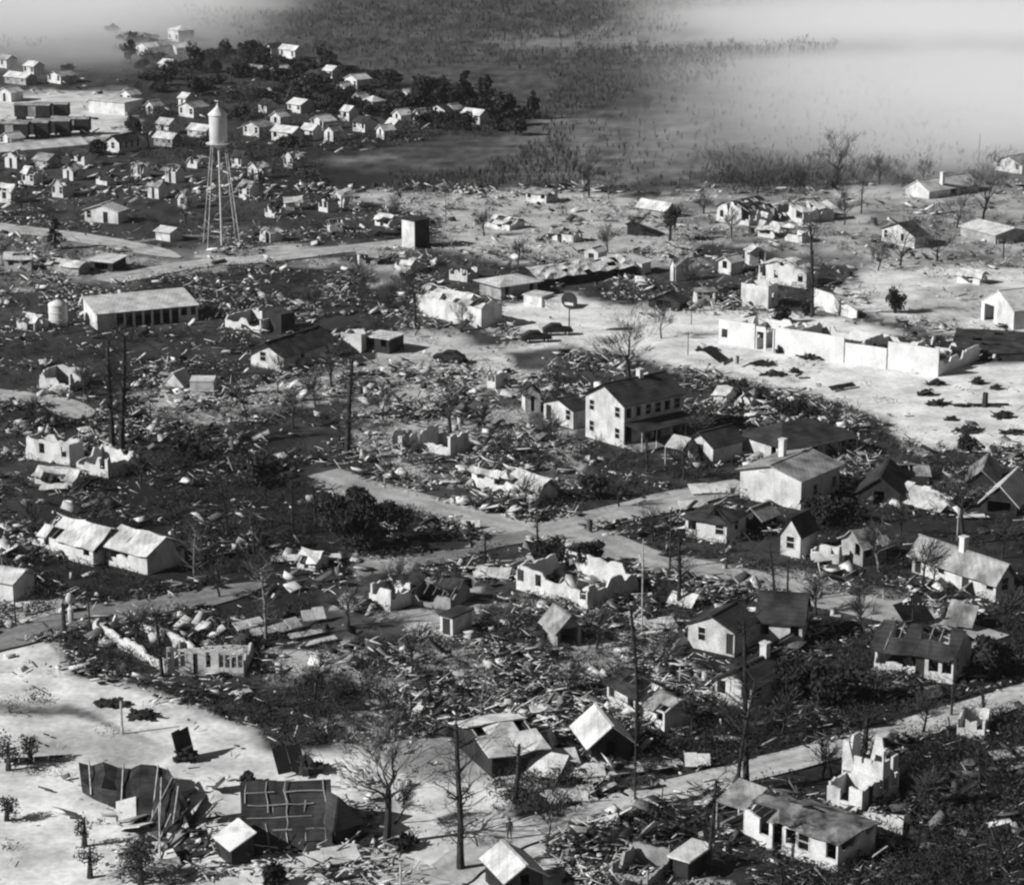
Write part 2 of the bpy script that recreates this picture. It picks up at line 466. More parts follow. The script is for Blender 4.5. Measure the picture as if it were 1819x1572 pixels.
# ------------------------------------------------------------------ buildings
FOOT = []            # footprints of standing buildings, kept clear of litter
LAND = []            # (x, y, short name) for saying where loose wreckage lies
def wall_slab(mb, p0, p1, inn, t, tops, holes, base=-0.4):
    "upright wall from p0 to p1 (local xy), thickness t towards inn; tops: [(s 0-1, z)], holes: [(s0, s1, z0, z1)]"
    xs = sorted(set([round(a, 4) for a, _ in tops] + [round(c, 4) for h in holes for c in h[:2]]))
    xs = [x for x in xs if 0 <= x <= 1]
    def top(s):
        for (a, za), (b, zb) in zip(tops, tops[1:]):
            if a <= s <= b:
                return za + (zb - za) * ((s - a) / (b - a) if b > a else 0)
        return tops[-1][1]
    d = p1 - p0
    for a, b in zip(xs, xs[1:]):
        if b - a < 1e-4: continue
        m = (a + b) / 2
        za, zb = top(a), top(b)
        iv, z = [], base
        for h in sorted([h for h in holes if h[0] <= m <= h[1]], key=lambda h: h[2]):
            if h[2] > z: iv.append((z, h[2], h[2]))
            z = h[3]
        if min(za, zb) > z + .02: iv.append((z, za, zb))
        for z0, ta, tb in iv:
            if min(ta, tb) < z0 + .01: continue
            A, B = p0 + d * a, p0 + d * b
            A2, B2 = A + inn * t, B + inn * t
            mb.hexa([(A.x, A.y, z0), (B.x, B.y, z0), (B2.x, B2.y, z0), (A2.x, A2.y, z0),
                     (A.x, A.y, ta), (B.x, B.y, tb), (B2.x, B2.y, tb), (A2.x, A2.y, ta)])

def sheet(mb, c00, c10, c11, c01, t, nx=1, ny=1, miss=0.0, rg=None, wob=0.0, tone=None):
    "roof plane from four corners, split in panels some of which may be gone"
    n = (c10 - c00).cross(c01 - c00).normalized()
    if n.z < 0: n = -n
    def at(i, j):
        u, v = i / nx, j / ny
        return (c00 * (1 - u) + c10 * u) * (1 - v) + (c01 * (1 - u) + c11 * u) * v
    if miss == 0 and wob == 0: nx = ny = 1
    g = {}
    for i in range(nx + 1):
        for j in range(ny + 1):
            p = at(i, j)
            if wob: p = p + n * (rg.random() - .5) * wob + Vector((rg.random() - .5, rg.random() - .5, 0)) * wob * (1.0 if 0 < i < nx and 0 < j < ny else .5)
            g[i, j] = p
    for i in range(nx):
        for j in range(ny):
            if miss and rg.random() < miss: continue
            q = [g[i, j], g[i + 1, j], g[i + 1, j + 1], g[i, j + 1]]
            off = n * (rg.random() * .05 if rg and miss else 0)
            mb.hexa([p + off for p in q] + [p + off + n * t for p in q])

def house(name, label, cat, C, A, bx, h, roof=None, rise=1.5, wall="white_paint", roofm="dark_roof", over=0.35,
          u="", v="", ruin=0.0, miss=0.0, porch=None, chim=None, group=None, seed=None, short=None, foot=True,
          cell=1.3, frame=None, parent=None, z0=0.0, glass=True, wob=None, pre="", front=1.0, grid=None, sidem=None):
    """a building from its near ground corner C, the ground end A of the wall along u and the column bx where the other wall ends.
    roof: gu (ridge along u), gv (ridge along v), hip, shed (high at the back), shedv, flat or None"""
    rg = random.Random(seed if seed is not None else hash((C[0] * 31 + C[1] * 17)) % 9999)
    h *= .92; rise *= .74
    c = G(*C); a = G(*A)
    U = (a - c); L = U.length; U.normalize()
    V = Vector((-U.y, U.x, 0))
    if V.y < 0: V = -V
    k = (bx - CX) / FPX
    # column bx: X = k * (Y*ct + H*st)
    den = V.x - k * V.y * ct
    W = (k * (c.y * ct + HCAM * st) - c.x) / den if abs(den) > 1e-6 else 6
    if -60 < bx < 0: W = -bx                      # depth given in metres
    elif W > 13 or W < 2.5: W = min(max(.9 * L, 3), 8)
    if parent is None:
        root = thing(name, c + Vector((0, 0, z0)), label, cat, group); org = Vector((0, 0, 0))
    else:
        root = parent; org = c - parent.location + Vector((0, 0, z0))
    def P(x, y, z): return org + U * x + V * y + Vector((0, 0, z))
    if foot and parent is None:
        FOOT.append((c.x, c.y, U.x, U.y, V.x, V.y, L, W, ruin))
    if short:
        m = c + U * L / 2 + V * W / 2
        LAND.append((m.x, m.y, short, (L + W) / 4))
    t = 0.22
    trim = frame or "trim"
    # ---- walls with their openings
    def openings(spec, length, hw):
        out = []
        rows = spec.split("/") if spec else []
        for r, row in enumerate(rows):
            n = len(row)
            for i, ch in enumerate(row):
                if ch == ".": continue
                cx = (i + .5) / n * length
                b = r * 2.75
                if ch in "wo": ww, zz0, zz1 = .95, .85 + b, 2.15 + b
                elif ch == "W": ww, zz0, zz1 = 1.7, .75 + b, 2.2 + b
                elif ch == "n": ww, zz0, zz1 = .5, .75 + b, 2.25 + b
                elif ch == "d": ww, zz0, zz1 = 1.0, 0.0 + b, 2.1 + b
                elif ch == "D": ww, zz0, zz1 = 2.6, -0.1 + b, 2.6 + b
                else: ww, zz0, zz1 = 1.1, 0 + b, 2.1 + b
                ww = min(ww * rg.uniform(.85, 1.1), length / n * .75)
                out.append((cx - ww / 2, cx + ww / 2, zz0, min(zz1, hw - .15), ch))
        return out
    sides = [("u", Vector((P(0, 0, 0).x, P(0, 0, 0).y)), Vector((P(L, 0, 0).x, P(L, 0, 0).y)), V, L),
             ("v", Vector((P(0, 0, 0).x, P(0, 0, 0).y)), Vector((P(0, W, 0).x, P(0, W, 0).y)), U, W),
             ("ub", Vector((P(L, W, 0).x, P(L, W, 0).y)), Vector((P(0, W, 0).x, P(0, W, 0).y)), -V, L),
             ("vb", Vector((P(L, W, 0).x, P(L, W, 0).y)), Vector((P(L, 0, 0).x, P(L, 0, 0).y)), -U, W)]
    mw = MB()
    for key, p0, p1, inn, ln in sides:
        inn2 = Vector((inn.x, inn.y))
        d2 = (p1 - p0).normalized()
        if key in ("v", "vb"):                       # butt the end walls between the long ones
            q0, q1 = p0 + d2 * t, p1 - d2 * t
        else: q0, q1 = p0, p1
        gab = (roof == "gu" and key in ("v", "vb")) or (roof == "gv" and key in ("u", "ub"))
        hh = h
        tops = [(0, h), (1, h)]
        if gab: tops = [(0, h), (.5, h + rise - .05), (1, h)]
        if roof == "shed":
            if key == "ub": tops = [(0, h + rise), (1, h + rise)]
            if key == "v": tops = [(0, h), (1, h + rise)]
            if key == "vb": tops = [(0, h + rise), (1, h)]
        if roof == "shedv":
            if key == "vb": tops = [(0, h + rise), (1, h + rise)]
            if key == "u": tops = [(0, h), (1, h + rise)]
            if key == "ub": tops = [(0, h + rise), (1, h)]
        ru = ruin * (front if key == 'u' else 1)
        if ruin:
            n = max(6, int(ln / .5))
            base = dict(tops)
            new = []
            run = 0
            for i in range(n + 1):
                s = i / n
                z = h
                for (s0, za), (s1, zb) in zip(tops, tops[1:]):
                    if s0 <= s <= s1: z = za + (zb - za) * (s - s0) / (s1 - s0)
                if run <= 0 and rg.random() < ru * .75:
                    run = rg.randint(1, 6); dep = rg.random()
                if run > 0:
                    z = z * (1 - dep * (.35 + ru * .75)); run -= 1
                z = max(.25, z - rg.random() * (.25 if ru > .02 else .05))
                if front < .1 and key != 'u': z = .25 + z * .5 * (1 if key != 'ub' else .7)
                new.append((s, z))
            tops = new
        else:
            tops = [(a_, z_ - .04) for a_, z_ in tops]
        spec = {"u": u, "v": v}.get(key, "")
        ops = openings(spec, ln, h if not gab else h + .3)
        wl = (q1 - q0).length
        sh = 0 if key in ("u", "ub") else t
        holes = [((o[0] - sh) / wl, (o[1] - sh) / wl, o[2], o[3]) for o in ops]
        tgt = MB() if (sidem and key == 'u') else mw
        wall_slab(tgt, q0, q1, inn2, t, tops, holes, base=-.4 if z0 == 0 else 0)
        if tgt is not mw: tgt.build('shade_wall', sidem, root)  # wall with its shade put into a darker material
        for o in ops:
            w0, w1, zz0, zz1, ch = o
            if ruin and rg.random() < ruin * .8: continue
            A2 = p0 + d2 * w0; B2 = p0 + d2 * w1
            if ch in "wW" and rg.random() < .22: continue       # sash gone
            if ch in "wW":
                fr = MB(); fw = .09
                pr = inn2 * -.04
                def bar(s0, s1, z_0, z_1):
                    X, Y = p0 + d2 * s0 + pr, p0 + d2 * s1 + pr
                    X2, Y2 = X + inn2 * .12, Y + inn2 * .12
                    fr.hexa([(X.x, X.y, z_0), (Y.x, Y.y, z_0), (Y2.x, Y2.y, z_0), (X2.x, X2.y, z_0),
                             (X.x, X.y, z_1), (Y.x, Y.y, z_1), (Y2.x, Y2.y, z_1), (X2.x, X2.y, z_1)])
                bar(w0 - fw, w0, zz0 - fw, zz1 + fw); bar(w1, w1 + fw, zz0 - fw, zz1 + fw)
                bar(w0, w1, zz0 - fw, zz0); bar(w0, w1, zz1, zz1 + fw)
                zm = (zz0 + zz1) / 2
                bar(w0, w1, zm - .03, zm + .03)
                wo_ = fr.build("window", trim, root)
                pn = MB()
                X, Y = A2 + inn2 * .1, B2 + inn2 * .1
                X2, Y2 = X + inn2 * .03, Y + inn2 * .03
                pn.hexa([(X.x, X.y, zz0), (Y.x, Y.y, zz0), (Y2.x, Y2.y, zz0), (X2.x, X2.y, zz0),
                         (X.x, X.y, zz1), (Y.x, Y.y, zz1), (Y2.x, Y2.y, zz1), (X2.x, X2.y, zz1)])
                pn.build("pane", "glass", wo_)
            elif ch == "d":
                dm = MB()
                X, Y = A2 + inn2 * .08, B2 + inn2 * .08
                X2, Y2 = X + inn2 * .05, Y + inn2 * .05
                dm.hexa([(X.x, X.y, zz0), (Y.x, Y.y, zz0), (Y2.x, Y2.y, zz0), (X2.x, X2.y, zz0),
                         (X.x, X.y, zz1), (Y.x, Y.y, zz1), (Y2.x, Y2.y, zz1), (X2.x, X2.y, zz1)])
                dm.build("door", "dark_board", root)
    mw.build(pre + "wall", wall, root)
    # ---- roof
    if roof:
        mr = MB()
        o = over
        wobv = (0.25 if miss else 0) if wob is None else wob
        nx = max(2, int((L + 2 * o) / cell)); ny = max(2, int((W + 2 * o) / 2 / cell))
        th = .1
        if roof in ("gu", "gv"):
            if roof == "gu":
                Q = lambda x, y, z: P(x, y, z)
                LL, WW = L, W
            else:
                Q = lambda x, y, z: P(y, x, z)
                LL, WW = W, L
                nx = max(2, int((W + 2 * o) / cell)); ny = max(2, int((L + 2 * o) / 2 / cell))
            sl_ = rise / (WW / 2)
            ze = h - sl_ * o
            sheet(mr, Q(-o, -o, ze), Q(LL + o, -o, ze), Q(LL + o, WW / 2, h + rise), Q(-o, WW / 2, h + rise), th, nx, ny, miss, rg, wobv)
            sheet(mr, Q(-o, WW + o, ze), Q(LL + o, WW + o, ze), Q(LL + o, WW / 2, h + rise), Q(-o, WW / 2, h + rise), th, nx, ny, miss * .8, rg, wobv)
            if not miss:                                   # ridge cap
                d_ = (Q(LL, 0, 0) - Q(0, 0, 0)).normalized()
                s_ = (Q(0, WW, 0) - Q(0, 0, 0)).normalized()
                mid = (Q(-o, WW / 2, h + rise) + Q(LL + o, WW / 2, h + rise)) / 2 + Vector((0, 0, .12))
                mr.obox(mid, d_ * (LL / 2 + o + .02), s_ * .14, Vector((0, 0, .05)))
        elif roof == "hip":
            r0 = min(W, L) / 2
            if L >= W:
                a0, a1 = P(r0, W / 2, h + rise), P(L - r0, W / 2, h + rise)
            else:
                a0, a1 = P(L / 2, r0, h + rise), P(L / 2, W - r0, h + rise)
            ze = h - .12
            c0, c1, c2, c3 = P(-o, -o, ze), P(L + o, -o, ze), P(L + o, W + o, ze), P(-o, W + o, ze)
            if L >= W:
                faces = [(c0, c1, a1, a0), (c2, c3, a0, a1), (c1, c2, a1, a1), (c3, c0, a0, a0)]
            else:
                faces = [(c0, c1, a0, a0), (c2, c3, a1, a1), (c1, c2, a1, a0), (c3, c0, a0, a1)]
            for f in faces: sheet(mr, *f, th, nx, ny, miss, rg, wobv)
        elif roof == "flat":
            sheet(mr, P(-o, -o, h), P(L + o, -o, h), P(L + o, W + o, h + .1), P(-o, W + o, h + .1), .16, nx, ny * 2, miss, rg, wobv)
        elif roof == "shed":
            sl_ = rise / W
            sheet(mr, P(-o, -o, h - sl_ * o), P(L + o, -o, h - sl_ * o), P(L + o, W + o, h + rise + sl_ * o), P(-o, W + o, h + rise + sl_ * o), th, nx, ny * 2, miss, rg, wobv)
        elif roof == "shedv":
            sl_ = rise / L
            sheet(mr, P(-o, -o, h - sl_ * o), P(L + o, -o, h + rise + sl_ * o), P(L + o, W + o, h + rise + sl_ * o), P(-o, W + o, h - sl_ * o), th, nx, ny * 2, miss, rg, wobv)
        ro = mr.build(pre + "roof", roofm, root)
        if miss and roof in ("gu", "gv"):                  # bare rafters show through the holes
            mf = MB()
            n = max(3, int(LL / .9))
            for i in range(n + 1):
                x = LL * i / n
                for y0_, y1_ in ((0, WW / 2), (WW, WW / 2)):
                    if rg.random() < miss * .4: continue
                    mf.tube(Q(x, y0_, h - .06), Q(x, y1_, h + rise - .06), .05, .05, 4)
            mf.build("rafters", "wood", ro)
        if chim:
            for (fa, fb, hc) in chim:
                cm = MB()
                p = P(L * fa, W * fb, 0)
                zb = h + rise * .4
                ang = math.atan2(U.y, U.x)
                cm.box((p.x, p.y, (zb + hc) / 2), (.7, .7, hc - zb), ang)
                cm.box((p.x, p.y, hc + .06), (.85, .85, .14), ang)
                cm.build("chimney", "brick", ro)
        if grid and roof == "gu":                          # pale battens laid over the dark slope
            for a_, b_ in [((i / grid[0], -.02), (i / grid[0], .98)) for i in range(grid[0] + 1)] + [((0, j / grid[1]), (1, j / grid[1])) for j in range(1, grid[1])]:
                e = [P(q[0] * L, q[1] * W / 2, h + q[1] * rise + .2) for q in (a_, b_)]
                m_ = [e[0].lerp(e[1], q / 6) + Vector((rg.uniform(-.15, .15), 0, rg.uniform(-.06, .06))) for q in range(7)]
                bt = MB()
                for q in range(6):
                    if rg.random() < .85: bt.tube(m_[q], m_[q + 1], .05, .05, 4)
                if bt.v: bt.build("batten", "grey_board", ro)
    # ---- porch
    if porch:
        side, dep, ph, pm = porch
        if side == "u": f = lambda x, y, z: P(x, -y, z); ln = L
        elif side == "v": f = lambda x, y, z: P(-y, x, z); ln = W
        elif side == "vb": f = lambda x, y, z: P(L + y, x, z); ln = W
        mp = MB()
        sheet(mp, f(-.1, 0.02, ph), f(ln + .1, 0.02, ph), f(ln + .1, dep, ph - .45), f(-.1, dep, ph - .45), .1)
        mp.build("porch_roof", pm, root)
        n = max(2, int(ln / 2.4))
        for i in range(n + 1):
            mp = MB()
            a0, b0 = f(ln * i / n, dep - .2, -.4), f(ln * i / n, dep - .2, ph - .43)
            mp.tube(a0, b0, .09, .08, 6)
            mp.build("post", "trim", root)
        mp = MB()
        mp.hexa([f(0, .02, 0), f(ln, .02, 0), f(ln, dep, 0), f(0, dep, 0), f(0, .02, .25), f(ln, .02, .25), f(ln, dep, .25), f(0, dep, .25)])
        mp.build("porch_floor", "grey_board", root)
    return root
# ------------------------------------------------------------------ the town, front to back
H = house
# --- lower right
r = H("ranch_house", "long white house with its roof stripped to litter and dark door holes along its front", "house", (1487, 1548), (1322, 1488), -5.0, 2.7, "gu", .5, "white_plaster", "mottled_roof", u="o.wodo.", miss=.42, ruin=.12, short="long stripped house", wob=.5)
rr = H("open_shelter", "small open shelter with a pale sloping roof on posts beside the stripped house", "shelter", (1322, 1482), (1279, 1466), 1352, .35, None, wall="grey_board", seed=5)
def canopy(root_c, quad, zs, m="tin_roof", nm="roof"):
    "post-carried roof: four ground pixels and their heights"
    mb = MB()
    P4 = [G(*q) - root_c.location + Vector((0, 0, z)) for q, z in zip(quad, zs)]
    sheet(mb, *P4, .1)
    mb.build(nm, m, root_c)
    for p, z in zip(P4, zs):
        k = MB(); q = p + (sum(P4, Vector()) / 4 - p) * .06
        k.tube(Vector((q.x, q.y, -.3)), Vector((q.x, q.y, q.z)), .08, .07, 6); k.build("post", "trim", root_c)
canopy(rr, [(1270, 1470), (1322, 1488), (1362, 1466), (1312, 1447)], [2.3, 2.3, 3.2, 3.2], "grey_roof")
r = H("gutted_house", "roofless white two-storey house with gaping window holes and a low front wing", "house", (1566, 1428), (1494, 1408), 1596, 5.2, None, wall="white_plaster", u="oo.o/ooo.", v="oo/oo", ruin=.38, seed=12, short="roofless two-storey house")
H("", "", "", (1530, 1449), (1468, 1431), 1556, 2.5, None, wall="white_plaster", u=".w.", v=".d.", ruin=.15, parent=r, pre="wing_", seed=3)
H("shed_shell", "tiny white shed shell with holed walls just below the lower right road", "shed", (1748, 1314), (1699, 1308), -3.4, 2.0, None, wall="white_plaster", u="o.o", ruin=.4, seed=8, short="tiny white shed shell")
H("cottage", "white gabled cottage half hidden behind a tall dark twin trunk", "house", (1334, 1262), (1270, 1244), 1412, 2.4, "gv", 1.5, "white_paint", "dark_roof", u="w.w", v="w.w", short="cottage behind the twin trunk", chim=[(.5, .7, 4.6)])
H("wrecked_house", "white house with a buckled dark roof and wide holes along its front", "house", (1692, 1214), (1552, 1192), -6.5, 2.6, "gu", 2.4, "white_plaster", "dark_roof", u="oodo.o", v="w.", ruin=.22, miss=.25, wob=.7, short="buckled dark-roofed house")
H("outbuilding", "low grey outbuilding with a broken roof right of the cottage and its scrub", "shed", (1180, 1300), (1128, 1278), 1215, 2.0, "gu", 1.0, "white_plaster", "grey_roof", u="o.d", miss=.2, short="low grey outbuilding")
H("wrecked_house", "broken white house with a dark doorway just left of the low grey outbuilding", "house", (1128, 1276), (1078, 1250), 1160, 2.3, "gu", 1.3, "white_plaster", "dark_roof", u="o.o", ruin=.35, miss=.35, short="broken house with one post")
# --- lower middle and left
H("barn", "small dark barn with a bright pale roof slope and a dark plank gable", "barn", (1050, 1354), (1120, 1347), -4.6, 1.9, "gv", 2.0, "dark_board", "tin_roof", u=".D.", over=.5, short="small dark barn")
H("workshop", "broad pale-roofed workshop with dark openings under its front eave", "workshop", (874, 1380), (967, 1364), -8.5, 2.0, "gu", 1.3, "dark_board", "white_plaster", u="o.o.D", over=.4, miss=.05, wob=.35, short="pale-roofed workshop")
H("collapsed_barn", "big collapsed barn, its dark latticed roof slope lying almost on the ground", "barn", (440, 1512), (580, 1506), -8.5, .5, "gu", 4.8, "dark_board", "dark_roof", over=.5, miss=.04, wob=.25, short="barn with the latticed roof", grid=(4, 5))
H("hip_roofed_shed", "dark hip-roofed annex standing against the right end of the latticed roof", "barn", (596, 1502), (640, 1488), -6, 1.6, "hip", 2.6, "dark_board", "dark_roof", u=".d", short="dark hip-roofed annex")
k = thing("collapsed_warehouse", G(285, 1500), "collapsed dark warehouse, its two roof halves lying flat under loose pale poles", "warehouse")
LAND.append((k.location.x, k.location.y, "collapsed dark warehouse", 5))
rg = random.Random(5)
for quad, zs, nx, ny in (([(146, 1414), (288, 1474), (302, 1392), (140, 1376)], (.2, .2, 1.3, 1.0), 7, 3), ([(262, 1470), (300, 1540), (374, 1518), (300, 1394)], (.5, .15, .1, 1.3), 4, 6)):
    mb = MB(); P4 = [G(*q) - k.location + Vector((0, 0, z)) for q, z in zip(quad, zs)]
    sheet(mb, *P4, .12, nx, ny, .05, rg, .5); ro = mb.build("roof", "dark_roof", k)
    for t in (.12, .5, .88):
        mb = MB(); a, b = P4[0].lerp(P4[1], t), P4[3].lerp(P4[2], t); up = Vector((0, 0, .3)); mb.tube(a + up, b + up, .07, .07, 4); mb.build("batten", "wood", ro)
for a, b, z in (((282, 1530), (288, 1420), 2.0), ((300, 1515), (318, 1432), 1.8), ((285, 1560), (284, 1470), 2.0), ((262, 1540), (305, 1478), 1.6)):
    mb = MB(); mb.tube(G(*a) - k.location, G(*b) - k.location + Vector((0, 0, z)), .08, .06, 5); mb.build("pole", "wood", k)
for q in range(16):
    mb = MB(); c_ = G(rg.uniform(215, 345), rg.uniform(1440, 1562)) - k.location; an = rg.uniform(0, 3)
    mb.obox(c_ + Vector((0, 0, .5)), Vector((math.cos(an), math.sin(an), rg.uniform(-.4, .4))) * rg.uniform(.5, 1.5), Vector((-math.sin(an), math.cos(an), rg.uniform(-.3, .3))) * rg.uniform(.6, 1.1), Vector((0, 0, .05))); mb.build("wall_panel", rg.choice(["dark_board", "white_plaster", "grey_board"]), k)
H("lean_to_shed", "small shed with a square white roof between the two collapsed barns", "shed", (412, 1538), (452, 1528), 384, 1.5, "shedv", 1.2, "dark_board", "white_plaster", over=.2, short="square white-roofed shed")
H("cabin", "pale-roofed cabin cut off by the bottom edge", "house", (900, 1602), (965, 1590), 862, 2.0, "gv", 1.3, "dark_board", "tin_roof", u=".o.", short="cabin at the bottom edge")
H("shed_shell", "roofless board shed with a slanting pale panel at the bottom edge", "shed", (1150, 1582), (1085, 1568), 1190, 2.0, None, wall="grey_board", u="o.o", ruin=.5, short="board shed at the bottom edge", seed=41)
H("shed_shell", "little dark shed with a pale flat roof beside the bottom right turning of the road", "shed", (1222, 1560), (1195, 1552), 1242, 1.6, "flat", 0, "dark_board", "tin_roof", short="little flat shed", seed=43)
r = H("school_shell", "roofless white building with a row of narrow window holes along its front wall", "school", (297, 1197), (433, 1200), -6, 2.9, None, wall="white_plaster", u="nnn.d.n.nnnn", v=".nn.o..o.", ruin=.5, front=.06, seed=4, short="roofless white school")
H("", "", "", (292, 1194), (165, 1122), -4.5, 1.5, None, wall="white_plaster", u="o..o.o", ruin=.4, parent=r, pre="wing_", seed=6)
H("small_house", "left one of two small pale-roofed broken houses at the left of the scrub", "house", (166, 1004), (72, 978), -5.5, 2.1, "gu", 2.0, "white_plaster", "tin_roof", u="o..w", miss=.1, ruin=.1, wob=.4, short="left small pale-roofed house", seed=22)
H("small_house", "right one of two small pale-roofed broken houses at the left of the scrub", "house", (262, 1020), (190, 1000), -5.5, 2.2, "gu", 1.9, "white_plaster", "tin_roof", u="..o", v=".", miss=.1, ruin=.08, wob=.4, short="right small pale-roofed house", seed=23)
H("warehouse", "low dark slab in place of the shadow band behind the right end shop shell", "warehouse", (1860, 643), (1690, 634), -14, 1.0, "flat", 0, "dark_board", "dark_roof", over=.2, miss=.06, wob=.3, seed=24)  # dark low building added where the shadow band runs on
H("wall_shell", "tall white house shell with torn roof edge near the left edge", "house", (124, 826), (46, 812), 150, 2.9, None, wall="white_plaster", u="o.o.", ruin=.3, seed=33, short="tall white shell")
H("wall_shell", "leaning white shell right beside the taller torn shell", "house", (192, 848), (136, 836), 214, 2.6, None, wall="white_plaster", u="o.w", ruin=.45, seed=34, short="leaning white shell")
H("broken_cottage", "low white broken cottage below the tall torn shell", "house", (128, 868), (62, 862), 150, 1.2, "gu", .9, "white_plaster", "tin_roof", miss=.3, ruin=.4, wob=.5, seed=35)
H("farm_shed", "white shed cut by the left edge below the pale-roofed broken house", "shed", (24, 1068), (-30, 1058), 62, 2.2, "gu", 1.0, "white_paint", "tin_roof", short="shed cut by the left edge")
# --- middle
H("white_wall_house", "roofless white house with two standing wall pieces and an end wall apart", "house", (1043, 1082), (917, 1044), 1064, 2.8, None, wall="white_plaster", u="o....o.o", v=".", ruin=.33, seed=21, short="roofless white-walled house")
H("shed_shell", "small white shed shell beside a tilted gable fragment", "shed", (694, 1084), (656, 1072), 708, 2.4, None, wall="white_plaster", u="..", ruin=.18, seed=16, short="small white shed shell")
H("wrecked_house", "collapsed dark-roofed house with crossed white beams right of the small shed shell", "house", (800, 1082), (722, 1070), 835, 1.4, "gu", 1.6, "grey_board", "dark_roof", miss=.4, ruin=.5, wob=.8, seed=17, short="crossed-beam house")
H("privy", "narrow grey privy with a flat top below the crossed-beam house", "outhouse", (804, 1130), (782, 1124), 820, 2.0, "flat", 0, "white_plaster", "dark_roof", u="d", over=.15, short="narrow grey privy")
H("garage", "grey gabled garage with one pale roof slope among middle wreckage", "garage", (990, 1148), (1032, 1142), -3.6, 1.7, "gv", 1.8, "grey_board", "grey_roof", u="D", short="grey gabled garage")
H("collapsed_house", "pale collapsed house above the road fork with half of its roof sheets gone", "house", (957, 897), (838, 860), 990, 2.0, "gu", 1.4, "white_plaster", "tin_roof", u="o.o.", ruin=.45, miss=.5, wob=.6, seed=18, short="pale collapsed house")
H("corner_shell", "narrow white shell with a square hole, left one of a facing pair", "house", (714, 806), (690, 800), 730, 2.6, None, wall="white_plaster", u="o", ruin=.35, seed=19, short="narrow white shell")
H("corner_shell", "wider white shell with three holes, right one of a facing pair", "house", (800, 808), (744, 798), 815, 2.7, None, wall="white_plaster", u="o.o", ruin=.4, seed=20, short="wider white shell")
H("two_storey_house", "white two-storey house with a dark roof and a deep dark porch on its right side", "house", (1108, 794), (1210, 771), 1040, 6.0, "gu", 2.6, "white_paint", "dark_roof", u="D.DD.D/wwwwww", v="w.w/w.w", porch=("u", 3.6, 3.0, "dark_roof"), chim=[(.6, .5, 8.4)], short="two-storey porch house", over=.5)
H("cottage", "white gabled cottage with a dark roof just left of the two-storey house", "house", (1018, 760), (966, 744), 1046, 2.5, "gv", 1.3, "white_paint", "dark_roof", u="w.d", short="cottage left of the two-storey house")
H("porch_house", "small white gabled house with a flat pale porch on thin posts to its left", "house", (1266, 824), (1222, 812), 1318, 2.5, "gv", 1.7, "white_paint", "dark_roof", u=".d.", over=.5, short="house with the pale porch")
k = thing("porch_canopy", G(1200, 822), "flat pale canopy on thin white posts standing before the small gabled house", "canopy")
canopy(k, [(1180, 826), (1212, 832), (1228, 815), (1196, 808)], [2.3, 2.3, 2.6, 2.6], "white_plaster")
H("hip_roof_house", "white house under a wide dark hip roof with a pillared porch facing the street", "house", (1386, 828), (1506, 802), 1312, 2.8, "hip", 2.0, "white_paint", "dark_roof", u="w.d.w", v="w..", porch=("u", 1.8, 2.6, "dark_roof"), over=.6, short="hip-roofed porch house")
H("big_white_house", "big white house with a broad blank side and one small window", "house", (1422, 904), (1314, 882), 1490, 3.7, "gv", 1.5, "white_plaster", "grey_roof", u="..../..w.", v=".w.w", over=.4, short="big white house", chim=[(.7, .6, 6.2)])
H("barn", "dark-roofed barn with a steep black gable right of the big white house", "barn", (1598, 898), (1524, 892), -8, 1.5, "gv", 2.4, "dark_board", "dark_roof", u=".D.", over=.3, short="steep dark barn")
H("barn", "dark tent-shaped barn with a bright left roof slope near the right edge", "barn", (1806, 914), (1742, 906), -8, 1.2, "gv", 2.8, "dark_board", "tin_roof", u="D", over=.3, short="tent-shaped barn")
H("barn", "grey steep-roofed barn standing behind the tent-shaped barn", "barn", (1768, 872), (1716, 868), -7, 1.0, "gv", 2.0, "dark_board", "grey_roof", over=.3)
H("tumbled_house", "dark-roofed house with pale walls and a caved-in corner above the right-hand road", "house", (1290, 964), (1217, 952), 1325, 2.4, "hip", 1.0, "white_plaster", "dark_roof", u="w.o", v="w", miss=.12, ruin=.1, wob=.3, short="caved-in corner house", seed=50)
H("shed", "little dark-gabled shed behind the caved-in corner house", "shed", (1352, 944), (1318, 936), 1372, 1.6, "gv", 1.3, "dark_board", "grey_roof", short="little dark-gabled shed")
H("chapel", "narrow tall white gable of a little chapel among dark brush", "chapel", (1421, 990), (1386, 983), 1450, 2.6, "gv", 2.4, "white_paint", "dark_roof", u="w", over=.2, short="narrow white chapel")
H("split_roof_house", "small house with two pale roof pieces split by a dark gap and a white post", "house", (1532, 1004), (1494, 988), 1574, 2.2, "gv", 1.7, "grey_board", "grey_roof", u="o.", v="o.", miss=.16, wob=.4, short="split-roof house", seed=51)
H("wrecked_house", "white broken house between the narrow chapel and the split roof", "house", (1490, 1000), (1440, 992), 1500, 2.0, None, wall="white_plaster", u="o.o", ruin=.6, seed=52, short="white broken house by the chapel")
H("long_cottage", "long white cottage under a sagging pale roof at the right", "house", (1768, 1066), (1620, 1014), 1800, 2.3, "gu", 2.0, "white_paint", "grey_roof", u="w.d.w.d", v="w", over=.5, miss=.0, wob=.3, short="long sagging-roofed cottage", chim=[(.5, .5, 5)])
r = H("farmhouse", "house with a large dark roof and a bright white gable facing the road", "house", (1424, 1146), (1344, 1140), -5.5, 2.4, "gu", 2.8, "white_paint", "dark_roof", u="w.w", v="w.w", over=.3, short="dark-roofed farmhouse")
H("cottage", "pale gabled cottage with white roof verges left of the dark-roofed farmhouse", "house", (1304, 1164), (1222, 1146), 1345, 2.5, "gv", 1.6, "white_paint", "dark_roof", u="d..w.", over=.25, short="pale gabled cottage", frame=None)
